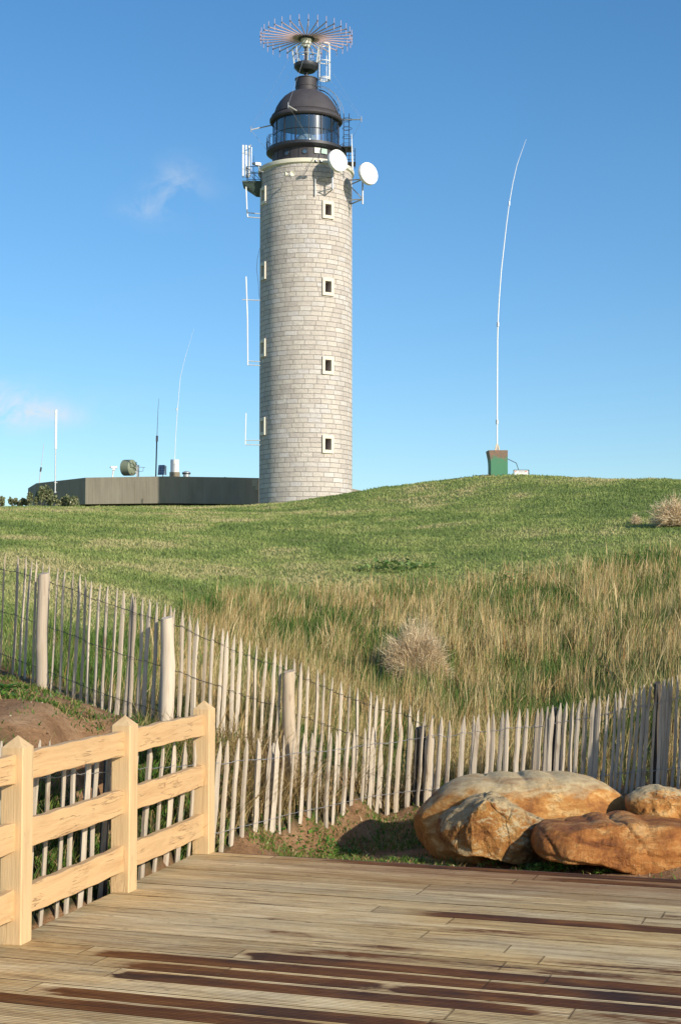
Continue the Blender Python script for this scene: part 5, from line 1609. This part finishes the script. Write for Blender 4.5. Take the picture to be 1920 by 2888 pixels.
# side whip antennas of the tower (left)
def side_whip(pts_px, Y, r, arms, label, rod_mat, wall_x=733):
    b_ = at(pts_px[-1][0], pts_px[-1][1], Y)
    root = empty('whip_antenna', b_, label, 'antenna')
    MB().tube([at(a, c, Y) for a, c in pts_px], r, 6).build('whip', rod_mat, root)
    for (x0, y0, y1) in arms:
        m = MB(); m.tube([at(x0, y0, Y), at(wall_x + 1, y1, Y)], .035, 6); m.build('arm', M_galL, root)
side_whip([(694, 527), (697, 600), (699, 612)], TY - 1.4, .045, [(699, 600, 603), (699, 612, 615)], 'short white whip below the balcony on the tower side', M_white)
side_whip([(694, 780), (698, 900), (699, 1030)], TY - 1.4, .045, [(684, 845, 847), (699, 1018, 1020), (699, 1029, 1031)], 'longest white whip beside the left edge of the tower', M_white)
side_whip([(694, 1165), (692, 1240), (692, 1253)], TY - 1.4, .035, [(692, 1242, 1242), (692, 1254, 1255)], 'lowest and shortest white whip on the left of the tower', M_white)
m = MB(); m.tube([at(991, 378, 98.5), at(994, 480, 98.5)], [.02, .06], 6); m.tube([at(994, 470, 98.5), at(975, 476, 98.5)], .03, 5)
m.build('whip_antenna', M_galL, None, label='grey whip rising beside the ladder right of the lantern', cat='antenna')
m = MB(); m.tube([at(716, 440, 99.5), at(717, 470, 99.5)], .012, 5); m.build('whip_antenna', M_dark, None, label='tiny dark whip next to the camera on the cornice rim', cat='antenna')
m = MB(); m.tube([at(733, 700, 99.6), at(726, 730, 99.6), at(724, 760, 99.6), at(729, 800, 99.6), at(731, 840, 99.6)], .014, 5)
m.build('cable', M_dark, None, label='loose black cable bulging from the left side of the tower', cat='cable')

# ------------------------------------------------------------------ low building
def building():
    ZR = 10.98
    def top(px, py):    # point where the flat roof edge is seen
        return onz(px, py, ZR)
    pts = [onz(80, 1377, ZR), onz(103, 1363, ZR), onz(242, 1347, ZR), onz(467, 1343.5, ZR), onz(635, 1346, ZR), onz(745, 1348.5, ZR), onz(880, 1356, ZR)]
    back = [Vector((4, 128, ZR)), Vector((-2, 136, ZR)), Vector((-12, 137, ZR)), Vector((-21, 131, ZR))]
    ring = pts + back
    root = empty('low_building', (ring[3].x, ring[3].y, 8.6), 'low flat roofed many sided dark concrete building left of the lighthouse', 'building')
    m, t, b = mat_new('ribbed_concrete')
    geo = N(t, 'ShaderNodeNewGeometry'); P = geo.outputs['Position']
    st = noise_n(t, mapping(t, P, (2.2, 2.2, .35)), 1.0, 6, .65)
    ve = noise_n(t, mapping(t, P, (14, 14, .2)), 1.0, 3, .5)
    c = ramp(t, st, [(.3, (.215, .185, .14)), (.5, (.26, .23, .175)), (.72, (.29, .26, .20))])
    c = mixc_(t, 1.0, c, ramp(t, ve, [(.35, .95), (.65, 1.03)]), 'MULTIPLY')
    t.links.new(c, b.inputs['Base Color']); b.inputs['Roughness'].default_value = .9
    bump_n(t, b, ve, .02)
    for i in range(len(ring)):
        a = ring[i]; c2 = ring[(i + 1) % len(ring)]
        w = MB()
        d = (c2 - a); d.z = 0; nr = Vector((d.y, -d.x, 0)).normalized()
        zt, zb = ZR, 9.02
        e = 0.0
        q = [a, c2, c2 - nr * .3, a - nr * .3]
        for zz in (zb, zt):
            for p in q: w.v.append(Vector((p.x, p.y, zz)))
        w.f += [(0, 1, 5, 4), (1, 2, 6, 5), (2, 3, 7, 6), (3, 0, 4, 7), (4, 5, 6, 7), (3, 2, 1, 0)]
        w.build('wall', m, root)
    rf_ = MB()
    n = len(ring); cc = sum((Vector(p) for p in ring), Vector()) / n
    inner = [p + (cc - p).normalized() * .35 for p in ring]
    for p in inner: rf_.v.append(Vector((p.x, p.y, ZR - .12)))
    for p in inner: rf_.v.append(Vector((p.x, p.y, ZR - .3)))
    rf_.f.append(tuple(range(n))); rf_.f.append(tuple(range(2 * n - 1, n - 1, -1)))
    for j in range(n): rf_.f.append((j, (j + 1) % n, n + (j + 1) % n, n + j))
    rf_.build('roof', plain('roof_felt', (.08, .08, .08), .9), root)
    # recessed plinth under the walls, near-black colour paints the shadow gap
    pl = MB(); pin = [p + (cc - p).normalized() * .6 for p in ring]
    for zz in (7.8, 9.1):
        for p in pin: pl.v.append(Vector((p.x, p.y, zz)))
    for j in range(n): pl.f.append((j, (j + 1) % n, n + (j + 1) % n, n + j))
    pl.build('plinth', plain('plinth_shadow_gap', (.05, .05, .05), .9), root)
    # downpipe / joint cover and a small fixture by the tower
    a = onz(635, 1347, ZR); m2 = MB(); m2.box((a.x, a.y - .06, 10.45), (.10, .10, 1.15)); m2.build('joint_cover', plain('pale_joint', (.45, .45, .43), .7), root)
    c = at(719, 1362, 108.2); m2 = MB(); m2.box(c, (.40, .25, .50)); m2.box(c + Vector((.12, 0, -.38)), (.18, .2, .26)); m2.build('wall_fixture', plain('beige_fixture', (.45, .37, .26), .7), root)
    return ZR
ZR = building()
YR = 112.0   # roof gear stands a little behind the front edge
def rz(px): return at(px, 1343, YR)
def roof_pt(px, Y): p = at(px, 1340, Y); p.z = ZR - .12; return p
def whip(name, ptsr, Y, label, mat, base_z=None, group=None):
    m = MB(); m.tube([at(a, c, Y) for a, c, r in ptsr], [r for a, c, r in ptsr], 6)
    return m.build(name, mat, None, label=label, cat='antenna', group=group)
# left two antennas
def ant_a():
    b_ = at(112, 1362, 114)
    root = empty('rod_antenna', b_, 'thin leaning dark rod at the far left end of the low roof', 'antenna')
    MB().tube([at(112, 1362, 114), at(116, 1322, 114)], .035, 6).build('mast', M_gal, root)
    MB().tube([at(115, 1330, 114), at(117, 1318, 114)], .07, 8).build('coil', M_dark, root)
    MB().tube([at(117, 1318, 114), at(125, 1252, 114)], .022, 6).build('rod', M_gal, root)
ant_a()
def ant_b():
    Y = 110.2
    root = empty('rod_antenna', at(157, 1388, Y), 'white topped vertical antenna fixed to the dark wall panel', 'antenna')
    MB().tube([at(156.5, 1390, Y), at(158, 1262, Y)], .05, 8).build('mast', M_gal, root)
    MB().tube([at(158, 1266, Y), at(159, 1156, Y)], .085, 8).build('rod', M_white, root)
    m = MB(); m.tube([at(154, 1361, Y), at(163, 1361, Y)], .04, 6); m.tube([at(154, 1388, Y), at(160, 1388, Y)], .05, 6); m.build('clamp', M_galL, root)
ant_b()
def roof_camera():
    Y = 110.5; c = at(322, 1318, Y)
    root = empty('surveillance_camera', at(318, 1343, Y), 'white camera on a short stalk on the low roof, left of the green dish', 'camera')
    m = MB(); m.box(c, (.48, .22, .16), .15); m.box(c + Vector((.0, 0, -.16)), (.2, .2, .16)); m.build('housing', M_white, root, bevel=.02)
    m = MB(); m.tube([at(318, 1347, Y), at(320, 1328, Y), c], .055, 8); m.build('stalk', M_galL, root)
    m = MB(); m.lathe(c + Vector((-.24, -.04, 0)), [(.06, 0), (.06, .05)], 12, ax=(-1, -.15, 0)); m.build('lens', M_dark, root)
roof_camera()
def green_dish():
    Y = 110.5; c = at(367, 1319, Y)
    root = empty('shrouded_dish', at(375, 1343, Y), 'grey green drum shaped dish seen from the side on the low roof', 'dish antenna')
    ax = Vector((-.86, .42, .02)); R = .60
    mg = plain('olive_green_paint', (.20, .23, .16), .6)
    MB().lathe(c, [(.25, -.42), (R * .75, -.38), (R, -.22), (R, .48), (R * .97, .48), (R * .97, -.1)], 40, ax=ax).build('shroud', mg, root, smooth=True)
    m = MB()
    for k in range(6):
        a = k * math.pi / 3; A = ax.normalized(); X = A.cross(Vector((0, 0, 1))).normalized(); Yv = A.cross(X)
        q = c - A * .40 + (X * math.cos(a) + Yv * math.sin(a)) * .5
        m.tube([c - A * .5, q], .03, 5)
    m.build('rib', mg, root)
    m = MB(); p = at(389, 1322, Y)
    m.box(p + Vector((0, 0, -.15)), (.20, .2, .85)); m.tube([p + Vector((.1, 0, .12)), p + Vector((.55, 0, .10))], .02, 5); m.tube([p + Vector((.1, 0, -.2)), p + Vector((.4, 0, -.18)), p + Vector((.42, 0, .1))], .02, 5)
    m.tube([p + Vector((0, 0, -.5)), c - ax * .3], .05, 6)
    m.build('mount', M_galL, root, bevel=.01)
green_dish()
def tall_rod():
    Y = 110.5
    root = empty('rod_antenna', at(441, 1345, Y), 'dark vertical mast with thin white tip on the low roof, left of the solar panel', 'antenna')
    MB().tube([at(440, 1347, Y), at(443, 1232, Y)], .05, 8).build('mast', M_dark, root)
    MB().tube([at(443, 1245, Y), at(443.5, 1229, Y)], .085, 8).build('coil', plain('pinkish_insulator', (.35, .25, .26), .6), root)
    MB().tube([at(443.5, 1230, Y), at(446, 1160, Y), at(449, 1123, Y)], [.028, .02, .012], 6).build('tip', M_galL, root)
tall_rod()
def solar():
    Y = 117.5; c = at(455.5, 1325.5, Y)
    root = empty('solar_panel', at(456, 1343, Y), 'small tilted blue solar panel on the low roof beside the white cabinet', 'solar panel')
    m, t, b = mat_new('solar_cells')
    tcn = N(t, 'ShaderNodeTexCoord')
    br = N(t, 'ShaderNodeTexBrick'); br.offset = 0
    br.inputs['Scale'].default_value = 1; br.inputs['Brick Width'].default_value = .13; br.inputs['Row Height'].default_value = .13; br.inputs['Mortar Size'].default_value = .014
    setc(br.inputs['Color1'], (.035, .05, .13)); setc(br.inputs['Color2'], (.05, .065, .16)); setc(br.inputs['Mortar'], (.45, .48, .52))
    cx = N(t, 'ShaderNodeSeparateXYZ'); t.links.new(tcn.outputs['Object'], cx.inputs[0])
    cc = N(t, 'ShaderNodeCombineXYZ'); t.links.new(cx.outputs[0], cc.inputs[0]); t.links.new(cx.outputs[2], cc.inputs[1]); t.links.new(cc.outputs[0], br.inputs['Vector'])
    t.links.new(br.outputs['Color'], b.inputs['Base Color']); b.inputs['Roughness'].default_value = .25
    ax = (Vector((.97, -.24, 0)), Vector((.24, .97, -.15)).normalized(), Vector((.06, .13, .98)).normalized())
    q = MB(); q.box(c, (.52, .05, .80), ax=ax); q.build('panel', m, root)
    q = MB(); q.box(c + Vector((.32, .12, -.02)), (.12, .25, .72)); q.tube([c + Vector((.1, .2, 0)), Vector((c.x + .1, c.y + .3, ZR - .2))], .04, 6); q.build('mount', M_galL, root)
solar()
def cabinet():
    Y = 118.0
    a = at(482, 1341, Y); b_ = at(505, 1297, Y)
    root = empty('whip_antenna', Vector(((a.x + b_.x) / 2, Y, a.z)), 'tall thin whip bending right, rising from a white cabinet on the low roof', 'antenna')
    w = b_.x - a.x; h = b_.z - a.z
    m = MB(); m.box(((a.x + b_.x) / 2, Y, (a.z + b_.z) / 2 + .12), (w, .5, h - .22)); m.build('cabinet', M_white, root, bevel=.015)
    m = MB(); m.box(((a.x + b_.x) / 2, Y, a.z + .04), (w + .12, .62, .42)); m.box(((a.x + b_.x) / 2, Y, (a.z - .17 + ZR - .13) / 2), (w + .05, .55, a.z - .17 - ZR + .13)); m.build('plinth', plain('concrete_block', (.28, .24, .17), .9), root)
    m = MB(); m.tube([((a.x + b_.x) / 2, Y - .26, a.z + .3), ((a.x + b_.x) / 2, Y - .26, a.z + .85)], .012, 5); m.box(((a.x + b_.x) / 2, Y - .262, a.z + .88), (.05, .02, .06)); m.build('conduit', M_gal, root)
    pts = [(493, 1298, .026), (496, 1230, .023), (501, 1155, .02), (509, 1065, .016), (522, 1010, .012), (539, 955, .008), (547, 927, .005)]
    MB().tube([at(x, y, Y) for x, y, r in pts], [r for _, _, r in pts], 6).build('whip', M_galL, root)
    MB().tube([at(498.3, 1158, Y), at(498.8, 1151, Y)], .05, 6).build('ferrule', M_gal, root)
cabinet()
def vent():
    Y = 119.0; c = at(526, 1341, Y)
    root = empty('roof_vent', c, 'round mushroom shaped vent on the low roof, right of the white cabinet', 'vent')
    MB().lathe(c, [(.26, -1.2), (.26, .1)], 24).build('neck', M_gal, root, smooth=True)
    MB().lathe(c, [(.30, .10), (.34, .11), (.34, .20), (.30, .22)], 24).build('grille', M_dark, root, smooth=True)
    MB().lathe(c, [(.3, .20), (.34, .21), (.33, .25), (.16, .34), (.001, .36)], 24).build('cap', M_gal, root, smooth=True)
vent()

# ------------------------------------------------------------------ whip antenna on the mound at the right
def mound_mast():
    Y = 72.0
    a = at(1381, 1345, Y); b_ = at(1429, 1345, Y); tp = at(1404, 1272, Y)
    root = empty('whip_antenna', Vector(((a.x + b_.x) / 2, Y, a.z)), 'very tall slender white whip curving right from a green box on the mound', 'antenna')
    m, t, b = mat_new('green_paint_over_rust')
    geo = N(t, 'ShaderNodeTexCoord'); sp3 = N(t, 'ShaderNodeSeparateXYZ'); t.links.new(geo.outputs['Object'], sp3.inputs[0])
    n1 = noise_n(t, geo.outputs['Object'], 3.2, 6, .65)
    f_ = M(t, 'ADD', M(t, 'MULTIPLY', sp3.outputs[2], 0.55), M(t, 'MULTIPLY', n1, 0.55))
    rust = ramp(t, noise_n(t, geo.outputs['Object'], 5, 5, .6), [(.35, (.13, .10, .07)), (.55, (.20, .13, .085)), (.7, (.30, .09, .055))])
    c = mixc_(t, ramp(t, f_, [(.70, 0.0), (.80, 1.0)]), (.055, .20, .105), rust)
    t.links.new(c, b.inputs['Base Color']); b.inputs['Roughness'].default_value = .6
    H = tp.z - a.z; w = b_.x - a.x; cx = (a.x + b_.x) / 2
    q = MB(); n = 8
    for k in range(n + 1):
        f = k / n; ww = w / 2 * (1 - .02 * math.sin(f * 3.14)); fl = .10 * max(0, (f - .55) / .45) ** 1.5
        z = a.z - .25 + (H + .25) * f
        q.v += [Vector((cx - ww - fl, Y - .4, z)), Vector((cx + ww, Y - .4, z)), Vector((cx + ww, Y + .4, z)), Vector((cx - ww - fl - .06, Y + .4, z))]
    for k in range(n):
        for j in range(4): j2 = (j + 1) % 4; q.f.append((4 * k + j, 4 * k + j2, 4 * k + 4 + j2, 4 * k + 4 + j))
    q.f.append((4 * n, 4 * n + 1, 4 * n + 2, 4 * n + 3))
    q.build('box', m, root)
    q = MB()
    for dx, dy in ((-.10, -.08), (.10, -.08), (0, .1)):
        q.tube([Vector((tp.x - .05 + dx, Y + dy, tp.z)), Vector((tp.x - .05 + dx * .2, Y + dy * .2, tp.z + .36))], [.045, .02], 5)
    q.build('foot_bracket', plain('cream_metal', (.62, .50, .33), .6), root)
    pts = [(1401, 1272, .058), (1401, 1150, .056), (1401.5, 1050, .052), (1402, 960, .050), (1403.5, 906, .048), (1407, 840, .042), (1413, 760, .040), (1420, 698, .038), (1427, 636, .034), (1435, 575, .031), (1445, 518, .026), (1457, 465, .020), (1470, 428, .013), (1483, 392, .008)]
    MB().tube([at(x, y, Y) for x, y, r in pts], [r * .6 for _, _, r in pts], 8).build('whip', M_white, root, smooth=True)
    for x, y, r in ((1403.2, 915, .062), (1435.2, 574, .042), (1401, 1190, .066)):
        MB().tube([at(x, y + 6, Y), at(x, y - 6, Y)], r, 8).build('ferrule', M_gal, root)
    q = MB(); q.tube([at(1430, 1294, Y), at(1455, 1306, Y), at(1463, 1330, Y)], .018, 5); q.build('cable', M_dark, root)
    # sign
    Y2 = 70.8
    a = at(1447, 1342, Y2); b_ = at(1491, 1325, Y2)
    sr = empty('warning_sign', Vector(((a.x + b_.x) / 2, Y2, a.z)), 'low pale board with a dark frame in the grass beside the green box', 'sign')
    w = b_.x - a.x; h = b_.z - a.z; cx = (a.x + b_.x) / 2; cz = (a.z + b_.z) / 2
    q = MB(); q.box((cx, Y2, cz), (w - .08, .03, h - .06)); q.build('board', M_white, sr)
    q = MB()
    q.box((cx, Y2, b_.z - .015), (w, .05, .03)); q.box((a.x + .02, Y2, cz - .115), (.04, .05, h + .2)); q.box((b_.x - .02, Y2, cz - .115), (.04, .05, h + .2)); q.build('frame', M_dark, sr)
    q = MB(); q.box((cx + .02, Y2 - .018, b_.z - .10), (w * .42, .008, .035)); q.build('lettering', plain('grey_ink', (.22, .22, .24), .7), sr)
    q = MB(); q.box((cx + w * .30, Y2 - .018, b_.z - .09), (.08, .008, .05)); q.box((cx - w * .36, Y2 - .018, b_.z - .09), (.06, .008, .05)); q.build('mark', plain('red_ink', (.55, .12, .08), .7), sr)
mound_mast()
